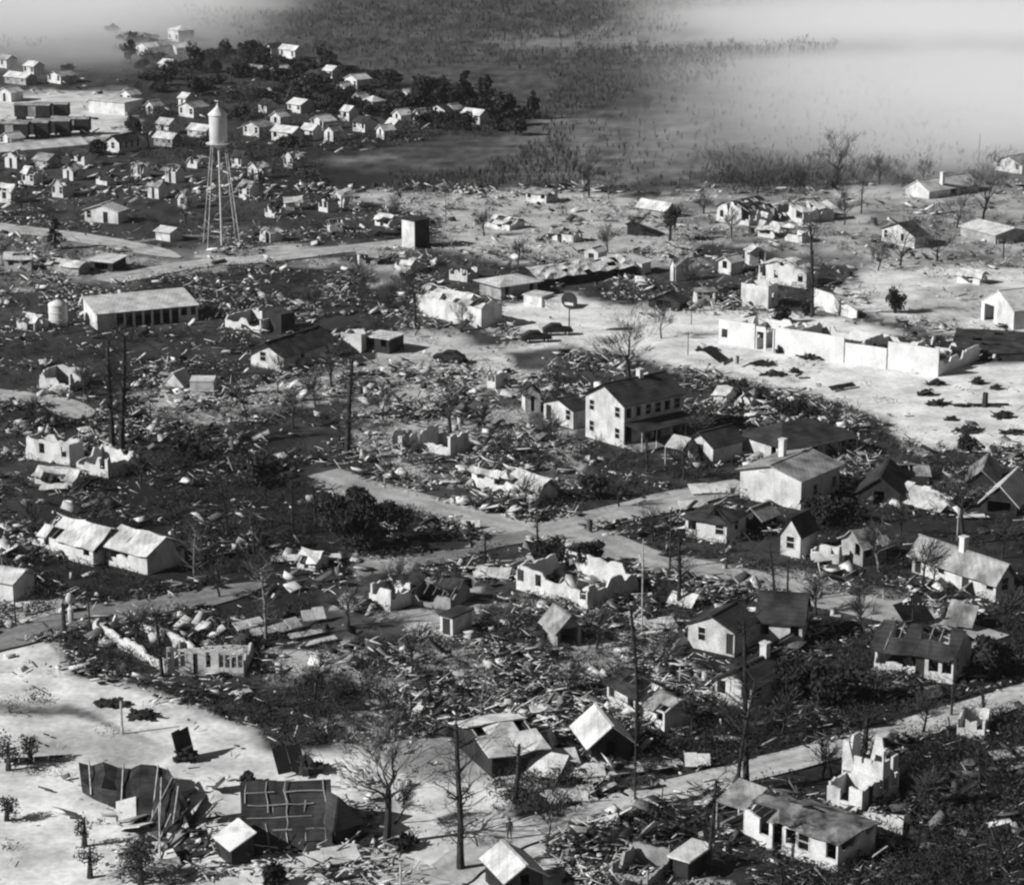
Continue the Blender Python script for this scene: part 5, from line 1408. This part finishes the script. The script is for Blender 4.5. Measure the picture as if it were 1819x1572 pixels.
LOOSE = [(515, 1000, 4.2, 1.6, 5, 10, "white_plaster", "flat white wall piece lying", "wall_panel", "wall panel"),
 (575, 998, 4.0, 1.2, 12, 14, "tin_roof", "long bright roof sheet lying", "roof_sheet", "roof sheet"),
 (448, 1118, 3.2, 1.3, 38, 26, "tin_roof", "tilted pale roof slab lying", "roof_slab", "roof slab"),
 (478, 1128, 3.6, 1.0, 30, 34, "white_plaster", "leaning white wall slab lying", "wall_slab", "wall slab"),
 (518, 1122, 3.0, 1.5, 42, 30, "tin_roof", "steep pale roof slab fallen", "roof_slab", "roof slab"),
 (548, 1132, 3.8, .8, 34, 22, "white_plaster", "slanting white strip of wall", "wall_strip", "wall strip"),
 (572, 1144, 3.6, .7, 36, 18, "white_plaster", "second slanting white strip of wall", "wall_strip", "wall strip"),
 (560, 1106, 2.4, 1.6, 20, 40, "tin_roof", "small upright pale roof piece", "roof_slab", "roof slab"),
 (395, 785, 2.6, 1.2, 10, 10, "white_plaster", "small pale panel lying", "wall_panel", "wall panel"),
 (1000, 1372, 3.6, 3.0, 15, 22, "tin_roof", "bright crumpled roof sheet lying", "roof_sheet", "roof sheet"),
 (960, 1385, 3.2, 3.2, -25, 30, "tin_roof", "bright propped roof sheet", "roof_sheet", "roof sheet"),
 (1040, 1384, 3.6, 2.0, 5, 14, "white_plaster", "bright low heap of white wall boards", "wall_panel", "wall panel"),
 (1020, 1428, 4.2, 2.2, 12, 14, "white_plaster", "white overturned wall piece lying", "wall_panel", "wall panel"),
 (1205, 1080, 3.0, 2.2, -30, 30, "white_plaster", "pale bent sheet lying", "roof_sheet", "roof sheet"),
 (1180, 1120, 3.2, 1.8, 20, 20, "tin_roof", "pale roof piece tossed", "roof_sheet", "roof sheet"),
 (872, 1030, 3.8, 2.2, -10, 16, "tin_roof", "pale curled roof sheet lying", "roof_sheet", "roof sheet"),
 (980, 1000, 5.0, 1.4, 15, 14, "tin_roof", "long pale roof strip fallen", "roof_sheet", "roof sheet"),
 (1040, 1010, 5.5, 1.4, -14, 16, "white_plaster", "long white wall strip fallen", "wall_strip", "wall strip"),
 (800, 976, 4.5, 1.6, 6, 6, "white_plaster", "bright flat sheet lying on the track", "roof_sheet", "roof sheet"),
 (690, 945, 2.0, 1.6, 8, 30, "white_plaster", "white tilted panel lying", "wall_panel", "wall panel"),
 (835, 942, 2.2, 1.4, 0, 35, "white_plaster", "small white upright panel", "wall_panel", "wall panel"),
 (920, 870, 5.0, 1.6, -14, 14, "tin_roof", "long pale roof strip lying", "roof_sheet", "roof sheet"),
 (790, 860, 3.8, 1.0, 8, 8, "white_plaster", "thin white wall strip lying", "wall_strip", "wall strip"),
 (1265, 880, 4.8, 2.6, 8, 12, "white_plaster", "bright crumpled white sheet lying", "roof_sheet", "roof sheet"),
 (1235, 905, 3.4, 1.8, 10, 16, "tin_roof", "pale roof piece lying", "roof_sheet", "roof sheet"),
 (1730, 922, 2.8, .9, 5, 10, "white_plaster", "pale board lying flat", "wall_strip", "wall strip"),
 (1465, 1000, 2.4, 1.4, 20, 30, "white_plaster", "small white piece of wall", "wall_panel", "wall panel"),
 (95, 872, 3.4, 1.2, 5, 12, "tin_roof", "flat pale sheet lying", "roof_sheet", "roof sheet"),
 (20, 1026, 2.6, 1.0, 10, 15, "white_plaster", "small white sheet lying", "wall_panel", "wall panel"),
 (230, 835, 3.0, 1.4, 15, 12, "tin_roof", "tin sheet lying", "roof_sheet", "roof sheet"),
 (370, 515, 6.5, .35, -38, 4, "white_plaster", "long thin white beam lying alone on dark ground", "beam", "beam"),
 (180, 532, 4, 1.0, 5, 10, "tin_roof", "pale roof sheet lying", "roof_sheet", "roof sheet"),
 (1290, 645, 3.0, 3.6, 60, 30, "dark_roof", "dark crumpled tarpaulin-like roof piece lying", "roof_sheet", "roof sheet"),
 (1500, 692, 4.4, 1.0, 35, 26, "dark_roof", "dark bent roof strip lying", "roof_sheet", "roof sheet"),
 (1640, 1115, 4, 3.5, 40, 42, "dark_roof", "dark propped roof slab", "roof_slab", "roof slab"),
 (1700, 1120, 3, 3.2, -30, 45, "grey_roof", "grey propped roof slab", "roof_slab", "roof slab"),
 (600, 1540, 4.2, 2.4, 20, 12, "white_plaster", "pale wrinkled sheet lying", "roof_sheet", "roof sheet"),
 (620, 1560, 3.4, .8, 25, 8, "dark_roof", "dark strip lying", "roof_sheet", "roof sheet"),
 (520, 1375, 2.6, 2.4, 30, 55, "dark_board", "dark upright board panel", "wall_panel", "wall panel"),
 (330, 1345, 2.2, 2.6, 60, 75, "dark_board", "dark standing board panel", "wall_panel", "wall panel"),
 (60, 1356, 5.0, .8, 8, 12, "dark_roof", "long dark strip lying in the pale clearing", "roof_sheet", "roof sheet"),
 (1622, 905, 7, 4.5, -40, 20, "tin_roof", "broad pale sheet of roofing spread", "roof_sheet", "roof sheet"),
 (1690, 1180, 3.4, 1.2, 8, 10, "grey_roof", "grey roof scrap lying", "roof_sheet", "roof sheet"),
 (1800, 1350, 3.4, 1.6, 15, 12, "tin_roof", "pale roof sheet lying", "roof_sheet", "roof sheet"),
 (1300, 1320, 3.0, 1.0, 5, 8, "white_plaster", "pale flat sheet lying", "roof_sheet", "roof sheet"),
 (1540, 1492, 5.5, 3.2, -12, 16, "tin_roof", "wide pale crumpled roof sheet slipped", "roof_sheet", "roof sheet"),
 (1610, 1508, 3.5, 1.0, -15, 12, "grey_roof", "grey roof scrap slipped", "roof_sheet", "roof sheet"),
 (1240, 1365, 2.2, 1.6, 0, 30, "white_plaster", "white propped panel by the lower road", "wall_panel", "wall panel"),
 (1280, 1410, 2.4, 1.6, 8, 24, "white_plaster", "white panel below the lower road", "wall_panel", "wall panel"),
 (790, 1220, 3.4, 1.0, 6, 10, "tin_roof", "pale strip lying", "roof_sheet", "roof sheet"),
 (660, 1260, 5.0, .5, 10, 6, "dark_board", "long dark beam lying", "beam", "beam"),
 (1085, 1380, 6.0, .5, 14, 5, "white_plaster", "long pale fallen beam beside the lower road", "beam", "beam"),
 (1130, 1372, 5.0, .5, 16, 5, "white_plaster", "second pale fallen beam beside the lower road", "beam", "beam")]
for L_ in LOOSE: loose(*L_)
# stump-like post in the street
k = thing("street_stump", G(1749, 722), "dark upright stump with flat boards for its shadow out in the right of the street", "stump")
mb = MB(); mb.tube(Vector((0, 0, -.2)), Vector((.05, 0, 1.9)), .42, .36, 8, cap=True); mb.build("post", "bark", k)
mb = MB()
for i in range(14):
    a = rnd.uniform(-.4, .4); x = rnd.uniform(-3.6, 3.6)
    mb.obox(Vector((x, rnd.uniform(-.8, .8), .15)), Vector((math.cos(a), math.sin(a), rnd.uniform(-.1, .1))) * rnd.uniform(.4, 1.2), Vector((-math.sin(a), math.cos(a), 0)) * .2, Vector((0, 0, .08)))
mb.build("wreckage", "dark_board", k)  # flat dark boards laid where the upright's shadow lies
# ------------------------------------------------------------------ wreckage and brush nobody could count
DENS = [  # (litter density 0-1, outline) later over earlier
    (.5, [(-50, 280), (420, 290), (640, 345), (-50, 345)]),
    (.3, [(-50, 130), (250, 120), (620, 135), (950, 212), (720, 258), (420, 300), (-50, 290)]),
    (.9, [(-50, 330), (1870, 330), (1870, 1600), (-50, 1600)]),
    (.35, [(1500, 330), (1870, 320), (1870, 470), (1500, 470)]),
    (.05, [(880, 545), (1010, 520), (1120, 550), (1290, 560), (1500, 575), (1870, 600), (1870, 790), (1640, 800), (1560, 745), (1440, 700), (1330, 680), (1200, 650), (1120, 630), (1000, 622), (960, 660), (880, 690), (800, 650), (840, 622), (930, 610)]),
    (.12, [(1520, 480), (1870, 475), (1870, 600), (1560, 560)]),
    (.03, [(-60, 1140), (100, 1140), (220, 1215), (440, 1290), (480, 1330), (640, 1320), (860, 1300), (860, 1380), (960, 1480), (960, 1600), (-60, 1600)]),
    (.25, [(560, 1500), (700, 1500), (820, 1560), (560, 1600)]),
    (.35, [(640, 590), (880, 580), (960, 690), (900, 745), (640, 720)]),
    (.4, [(70, 1095), (340, 1205), (620, 1200), (660, 1260), (480, 1290), (130, 1200)]),
    (.35, [(1100, 1400), (1870, 1230), (1870, 1600), (1250, 1600)]),
    (.8, [(100, 870), (480, 770), (560, 850), (700, 1000), (480, 1085), (200, 1080)]),
    (.3, [(1440, 900), (1870, 930), (1870, 1060), (1480, 1010)]),
    (.4, [(1300, 1150), (1870, 1080), (1870, 1230), (1340, 1350)]),
    (.3, [(-50, 590), (230, 600), (450, 600), (440, 640), (-50, 640)]),
    (1.0, [(600, 640), (1040, 680), (1040, 860), (620, 860)]),
    (1.0, [(1290, 588), (1420, 585), (1780, 610), (1680, 655), (1480, 630)]),
]
DENS += [(.5, [(195, 1440), (300, 1395), (400, 1400), (400, 1560), (210, 1570)]), (.35, [(380, 1380), (680, 1390), (690, 1540), (400, 1560)]), (1.0, [(560, 345), (900, 338), (1240, 350), (1250, 470), (1130, 510), (900, 500), (700, 480)]), (.8, [(1250, 380), (1480, 380), (1480, 540), (1250, 540)])]
TONEP = [  # share of pale pieces
    (.54, [(-50, 0), (1900, 0), (1900, 1700), (-50, 1700)]),
    (.3, [(100, 870), (480, 770), (560, 850), (900, 950), (700, 1010), (480, 1085), (200, 1080)]),
    (.12, [(1100, 1400), (1900, 1230), (1900, 1700), (1250, 1700)]),
    (.15, [(1300, 1150), (1870, 1080), (1870, 1230), (1340, 1350)]),
    (.15, [(1440, 900), (1870, 930), (1870, 1060), (1480, 1010)]),
    (.55, [(600, 640), (1040, 660), (1040, 860), (620, 860)]),
    (.55, [(480, 1160), (1240, 1130), (1180, 1250), (560, 1270)]),
    (.2, [(1290, 588), (1420, 585), (1780, 610), (1680, 655), (1480, 630)]),
]
def lookup(tab, px, py):
    r = np.zeros(px.shape)
    for v, poly in tab: r[inpoly(px, py, poly)] = v
    return r
def ground_xy(px, py):
    a = (px - CX) / FPX; b = -(py - CY) / FPX
    t = -HCAM / (-st + b * ct)
    return a * t, (ct + b * st) * t
def blocked(x, y, pad=.3, ruins=False):
    r = np.zeros(x.shape, bool)
    for cx, cy, ux, uy, vx, vy, L, W, ru in FOOT:
        if ruins and ru: continue
        dx, dy = x - cx, y - cy
        u = dx * ux + dy * uy; v = dx * vx + dy * vy
        r |= (u > -pad) & (u < L + pad) & (v > -pad) & (v < W + pad)
    return r
def onroad(x, y, f=.5):
    r = np.zeros(x.shape, bool)
    for pts, wd in ROADS:
        P = np.array(pts)
        for k in range(0, len(x), 4000):
            d = np.min(np.hypot(x[k:k + 4000, None] - P[None, :, 0], y[k:k + 4000, None] - P[None, :, 1]), 1)
            r[k:k + 4000] |= d < wd * f
    return r
def stuff_mesh(name, V, nper, F, tone, m):
    "many copies of one small solid, each with its own place: V (n, k, 3)"
    n, k = V.shape[0], V.shape[1]
    F = np.array(F); fl = F.shape[1]
    idx = (np.arange(n)[:, None, None] * k + F[None]).reshape(-1, fl)
    me = bpy.data.meshes.new(name)
    me.vertices.add(n * k); me.vertices.foreach_set("co", V.reshape(-1))
    me.loops.add(len(idx) * fl); me.loops.foreach_set("vertex_index", idx.reshape(-1))
    me.polygons.add(len(idx)); me.polygons.foreach_set("loop_start", np.arange(len(idx)) * fl)
    me.update(calc_edges=True)
    at = me.attributes.new("tone", 'FLOAT', 'FACE')
    at.data.foreach_set("value", np.repeat(tone, len(F)))
    me.materials.append(MATS[m])
    o = bpy.data.objects.new(name, me); COL.objects.link(o)
    return tag(o, kind="stuff")
QF = [(3, 2, 1, 0), (4, 5, 6, 7), (0, 1, 5, 4), (1, 2, 6, 5), (2, 3, 7, 6), (3, 0, 4, 7)]
def litter(name, n0, size, y0, y1, palemul=1.0, heap=.0):
    g = nrg
    px = g.uniform(-40, 1860, n0); py = y0 + (y1 - y0) * g.random(n0)
    x, y = ground_xy(px, py)
    cl = fbm(x, y, 7, 61)                                   # wreckage gathers in drifts
    d = lookup(DENS, px, py)
    big = np.clip((fbm(x, y, 26, 67) - .36) * 4.5, .28, 1)
    keep = (g.random(n0) < d * big * np.clip((cl - .4) * 5.5, .06, 1)) & ~blocked(x, y, .1, ruins=True) & ~onroad(x, y, .34)
    px, py, x, y, cl = px[keep], py[keep], x[keep], y[keep], cl[keep]
    n = len(x)
    L, W, Hh = size
    lx = L[0] * (L[1] / L[0]) ** g.random(n); wy = np.minimum(lx, W[0] * (W[1] / W[0]) ** g.random(n)); hz = Hh[0] * (Hh[1] / Hh[0]) ** g.random(n)
    yaw = g.normal(0.15, .8, n); pit = g.normal(0, .32, n); rol = g.normal(0, .3, n)
    cy_, sy_ = np.cos(yaw), np.sin(yaw); cp, sp = np.cos(pit), np.sin(pit); cr, sr = np.cos(rol), np.sin(rol)
    ex = np.stack([cy_ * cp, sy_ * cp, sp], 1)
    ey0 = np.stack([-sy_, cy_, np.zeros(n)], 1)
    ez0 = np.cross(ex, ey0)
    ey = ey0 * cr[:, None] + ez0 * sr[:, None]; ez = np.cross(ex, ey)
    z = .06 + np.abs(sp) * lx * .4 + np.abs(sr) * wy * .4 + g.random(n) ** 2 * heap * np.clip((cl - .45) * 4, 0, 1)
    c = np.stack([x, y, z], 1)
    V = np.empty((n, 8, 3))
    k = 0
    jit = lambda: (1 + g.uniform(-.25, .25, n))
    for sz in (-.5, .5):
        for sx, s2 in ((-.5, -.5), (.5, -.5), (.5, .5), (-.5, .5)):
            V[:, k] = c + ex * (lx * sx * jit())[:, None] + ey * (wy * s2 * jit())[:, None] + ez * (hz * sz)[:, None]
            k += 1
    pp = lookup(TONEP, px, py) * palemul
    pale = g.random(n) < pp
    tone = np.where(pale, g.uniform(.4, .66, n), np.where(g.random(n) < .6, g.uniform(.015, .06, n), g.uniform(.07, .22, n)))
    return stuff_mesh(name, V, 8, QF, tone, "debris")
litter("debris", 92000, ((.4, 2.0), (.05, .17), (.03, .07)), 340, 1590, 1.0, 1.1)         # planks
litter("rubble", 75000, ((.15, .8), (.15, .6), (.03, .1)), 340, 1590, 1.0, .5)            # scraps
litter("wreckage", 13000, ((.8, 2.4), (.5, 1.5), (.04, .12)), 335, 1500, 1.1, .7)          # torn panels
litter("debris", 16000, ((.8, 2.8), (.3, 1.2), (.05, .2)), 90, 345, .9, .4)               # far litter on the ridge

BRUSH = [
    (.75, [(-50, 330), (1870, 330), (1870, 1600), (-50, 1600)]),
    (0.02, [(880, 545), (1010, 520), (1120, 550), (1290, 560), (1500, 575), (1870, 600), (1870, 790), (1640, 800), (1560, 745), (1440, 700), (1330, 680), (1200, 650), (1120, 630), (1000, 622), (960, 660), (880, 690), (800, 650), (840, 622), (930, 610)]),
    (.03, [(-60, 1140), (100, 1140), (220, 1215), (440, 1290), (480, 1330), (640, 1320), (860, 1300), (860, 1380), (960, 1480), (960, 1600), (-60, 1600)]),
    (.05, [(1520, 480), (1870, 475), (1870, 600), (1560, 560)]),
    (.2, [(640, 590), (880, 580), (960, 690), (900, 745), (640, 720)]),
    (.75, [(700, 340), (1240, 340), (1240, 480), (760, 470)]),
    (.9, [(100, 870), (300, 800), (480, 770), (560, 850), (700, 900), (900, 950), (700, 1010), (480, 1085), (200, 1080)]),
    (.7, [(70, 1095), (340, 1205), (620, 1200), (660, 1260), (480, 1290), (130, 1200)]),
    (1.0, [(1240, 1440), (1870, 1240), (1870, 1600), (1250, 1600)]),
    (.9, [(1300, 1150), (1870, 1080), (1870, 1230), (1340, 1350)]),
    (.9, [(1440, 900), (1870, 930), (1870, 1060), (1480, 1010)]),
    (.8, [(1210, 650), (1330, 685), (1440, 705), (1560, 750), (1640, 805), (1520, 800), (1310, 730), (1210, 690)]),
    (.7, [(420, 300), (640, 290), (930, 225), (960, 235), (720, 265), (560, 330), (420, 345)]),
    (.8, [(200, 60), (620, 130), (950, 210), (720, 258), (420, 290), (250, 290), (230, 200)]),
    (.5, [(1240, 310), (1870, 320), (1870, 470), (1500, 480), (1250, 400)]),
]
def brush(name, n0, y0, y1, rad, nl, ls, tones, tab=BRUSH, m="brush"):
    g = nrg
    px = g.uniform(-40, 1860, n0); py = g.uniform(y0, y1, n0)
    x, y = ground_xy(px, py)
    cl = fbm(x, y, 9, 77)
    keep = (g.random(n0) < lookup(tab, px, py) * np.clip((cl - .35) * 4, .03, 1)) & ~blocked(x, y, .5) & ~onroad(x, y, .55)
    x, y = x[keep], y[keep]; n = len(x)
    r = g.uniform(rad[0], rad[1], n)
    u = g.normal(size=(n, nl, 3)); u /= np.linalg.norm(u, axis=2)[:, :, None]; u *= g.random((n, nl, 1)) ** .45
    P = np.stack([x, y, r * .38], 1)[:, None, :] + u * np.stack([r, r, r * .55], 1)[:, None, :]
    P[:, :, 2] = np.maximum(P[:, :, 2], .02)
    a = g.normal(size=(n, nl, 3)); b = g.normal(size=(n, nl, 3))
    a = a / np.linalg.norm(a, axis=2)[:, :, None] * ls * g.uniform(.6, 1.5, (n, nl, 1))
    b = b / np.linalg.norm(b, axis=2)[:, :, None] * ls * g.uniform(.3, .8, (n, nl, 1))
    V = np.stack([P - a, P + b, P + a], 2).reshape(n * nl, 3, 3)
    tone = np.repeat(g.uniform(tones[0], tones[1], n), nl) * g.uniform(.6, 1.5, n * nl)
    return stuff_mesh(name, V, 3, [(0, 1, 2)], tone, m)
brush("undergrowth", 27000, 330, 1600, (.3, 1.2), 34, .17, (.012, .05))  # brush and tufts, also used for the black shadow blotches under debris
brush("scrub", 2400, 330, 1600, (1.0, 2.2), 110, .2, (.01, .035))
brush("undergrowth", 5000, 60, 335, (.8, 2.8), 40, .34, (.015, .07))
# far woods: bare trees standing so close that they read as one mass
WOODS = [
    (.5, [(420, 10), (1180, -30), (1220, 60), (1000, 75), (900, 80), (1180, 100), (1500, 180), (1500, 330), (700, 345), (960, 225), (950, 190), (870, 120), (640, 115), (420, 60)]),
    (1.0, [(1080, 100), (1240, 92), (1420, 84), (1460, 92), (1440, 100), (1240, 122), (1080, 128)]),
    (.9, [(980, 140), (1230, 132), (1230, 158), (960, 165)]),
    (.8, [(700, 20), (1330, 4), (1330, 18), (1000, 34), (700, 60)]),
    (.1, [(560, 225), (1070, 205), (1075, 218), (760, 240), (560, 250)]),
    (.12, [(900, 75), (1120, 68), (1120, 90), (930, 95)]),
    (.06, [(960, 225), (1240, 130), (1700, 130), (1700, 310), (1000, 340)]),
    (.6, [(1240, 280), (1500, 300), (1500, 335), (1240, 345)]),
    (.4, [(-40, 70), (60, 72), (60, 90), (-40, 92)]),
]
def woods(n0):
    g = nrg
    px = g.uniform(-60, 1880, n0); py = g.uniform(-60, 345, n0)
    x, y = ground_xy(px, py)
    cl = fbm(x, y, 30, 91)
    jx = px + (fbm(x, y, 40, 95) - .5) * 340; jy = py + (fbm(x, y, 25, 97) - .5) * 26
    keep = (g.random(n0) < lookup(WOODS, jx, jy) * np.clip((cl - .2) * 3, .6, 1)) & ~blocked(x, y, 1)
    x, y = x[keep], y[keep]; n = len(x)
    px, py = px[keep], py[keep]
    hh = g.uniform(.7, 1.7, n) * np.where(((px > 1000) & (py > 78) & (py < 132)) | ((px > 1230) & (py > 270)), 2.2, 1)
    nl = 12
    t = g.random((n, nl)) ** .8
    ang = g.uniform(0, 6.283, (n, nl)); rr = g.random((n, nl)) ** .6 * (hh * .3)[:, None] * np.clip(t * 1.6, .12, 1)
    P = np.stack([x[:, None] + np.cos(ang) * rr, y[:, None] + np.sin(ang) * rr, t * hh[:, None]], 2)
    d = np.stack([np.cos(ang) * .45, np.sin(ang) * .45, np.ones_like(ang)], 2) * g.uniform(.3, .9, (n, nl, 1))
    b = g.normal(size=(n, nl, 3)) * .055
    V = np.stack([P - d * .5 + b, P - d * .5 - b, P + d], 2).reshape(n * nl, 3, 3)
    V[:, :, 2] = np.maximum(V[:, :, 2], 0)
    tone = np.repeat(g.uniform(.045, .07, n), nl)
    return stuff_mesh("woods", V, 3, [(0, 1, 2)], tone, "brush")
brush("scrub", 2600, 55, 330, (1.2, 3.6), 90, .4, (.012, .05))
woods(60000)

# ------------------------------------------------------------------ air
def vol_box(name, lo, hi, dens, grad=None, color=.95, g=0.0):
    mb = MB()
    (x0, y0, z0), (x1, y1, z1) = lo, hi
    mb.hexa([(x0, y0, z0), (x1, y0, z0), (x1, y1, z0), (x0, y1, z0), (x0, y0, z1), (x1, y0, z1), (x1, y1, z1), (x0, y1, z1)])
    m = bpy.data.materials.new(name); m.use_nodes = True
    n, l = m.node_tree.nodes, m.node_tree.links
    n.remove(n["Principled BSDF"])
    v = n.new("ShaderNodeVolumePrincipled")
    v.inputs["Color"].default_value = (color, color, color * 1.005, 1)
    v.inputs["Density"].default_value = dens
    v.inputs["Anisotropy"].default_value = g
    l.new(v.outputs[0], n["Material Output"].inputs["Volume"])
    if grad: grad(n, l, v, dens)
    MATS[name] = m
    o = mb.build(name, name)
    return tag(o, kind="stuff")
vol_box("haze", (-420, -190, -1.3), (420, 3900, 84.5), 0.00003, color=.97)
def bank(x_off, ang, wid, ztop, amp, yramp):
    def grad(n, l, v, dens):
        geo = n.new("ShaderNodeNewGeometry")
        mp = n.new("ShaderNodeVectorRotate"); mp.rotation_type = 'Z_AXIS'; mp.inputs["Angle"].default_value = ang
        l.new(geo.outputs["Position"], mp.inputs["Vector"])
        sx = n.new("ShaderNodeSeparateXYZ"); l.new(mp.outputs[0], sx.inputs[0])
        nz = n.new("ShaderNodeTexNoise"); nz.inputs["Scale"].default_value = .014; nz.inputs["Detail"].default_value = 4
        l.new(geo.outputs["Position"], nz.inputs["Vector"])
        ad = n.new("ShaderNodeMath"); ad.operation = 'MULTIPLY_ADD'; ad.inputs[1].default_value = amp
        l.new(nz.outputs["Fac"], ad.inputs[0]); l.new(sx.outputs["X"], ad.inputs[2])
        m1 = n.new("ShaderNodeMapRange"); m1.interpolation_type = 'SMOOTHSTEP'
        m1.inputs["From Min"].default_value = x_off + amp * .5; m1.inputs["From Max"].default_value = x_off + wid + amp * .5
        l.new(ad.outputs[0], m1.inputs["Value"])
        s2 = n.new("ShaderNodeSeparateXYZ"); l.new(geo.outputs["Position"], s2.inputs[0])
        m2 = n.new("ShaderNodeMapRange"); m2.inputs["From Min"].default_value = ztop; m2.inputs["From Max"].default_value = 0
        l.new(s2.outputs["Z"], m2.inputs["Value"])
        my = n.new("ShaderNodeMapRange"); my.inputs["From Min"].default_value = yramp[0][0]; my.inputs["From Max"].default_value = yramp[-1][0]
        ay = n.new("ShaderNodeMath"); ay.operation = 'MULTIPLY_ADD'; ay.inputs[1].default_value = 90
        nsub = n.new("ShaderNodeMath"); nsub.operation = 'SUBTRACT'; nsub.inputs[1].default_value = .5
        l.new(nz.outputs["Fac"], nsub.inputs[0]); l.new(nsub.outputs[0], ay.inputs[0]); l.new(s2.outputs["Y"], ay.inputs[2])
        l.new(ay.outputs[0], my.inputs["Value"])
        m4 = n.new("ShaderNodeValToRGB"); m4.color_ramp.interpolation = 'EASE'     # lies in banks with clearer lanes between them
        e = m4.color_ramp.elements
        for k, (y, d_) in enumerate(yramp):
            f_ = (y - yramp[0][0]) / (yramp[-1][0] - yramp[0][0])
            el = e[k] if k < 2 else e.new(f_)
            el.position = f_; el.color = (d_, d_, d_, 1)
        l.new(my.outputs[0], m4.inputs[0])
        a = n.new("ShaderNodeMath"); a.operation = 'MULTIPLY'; l.new(m1.outputs[0], a.inputs[0]); l.new(m2.outputs[0], a.inputs[1])
        c = n.new("ShaderNodeMath"); c.operation = 'MULTIPLY'; l.new(a.outputs[0], c.inputs[0]); l.new(m4.outputs[0], c.inputs[1])
        b = n.new("ShaderNodeMath"); b.operation = 'MULTIPLY'; b.inputs[1].default_value = dens
        l.new(c.outputs[0], b.inputs[0]); l.new(b.outputs[0], v.inputs["Density"])
    return grad
# ground mist lying in the fields right of the valley, and a thinner bank beyond the ridge
def yramp(rows):
    r = [(G(CX, py).y, d) for py, d in rows]
    return r
YA, YB = yramp([(345, 0), (275, .75), (150, 1), (116, .9), (106, .25), (94, .27), (80, 1), (32, 1), (14, .55), (-6, 1)]), yramp([(150, 0), (50, .7), (-6, 1)])
vol_box("mist", (-20, YA[0][0] - 5, -1), (400, 1900, 6), 0.2, bank(22, 0.0, 130, 6, 40, YA), color=.99)
vol_box("mist", (-420, YB[0][0] - 5, -1), (-22, 1900, 6), 0.1, bank(60, math.pi, 90, 6, 40, YB), color=.99)
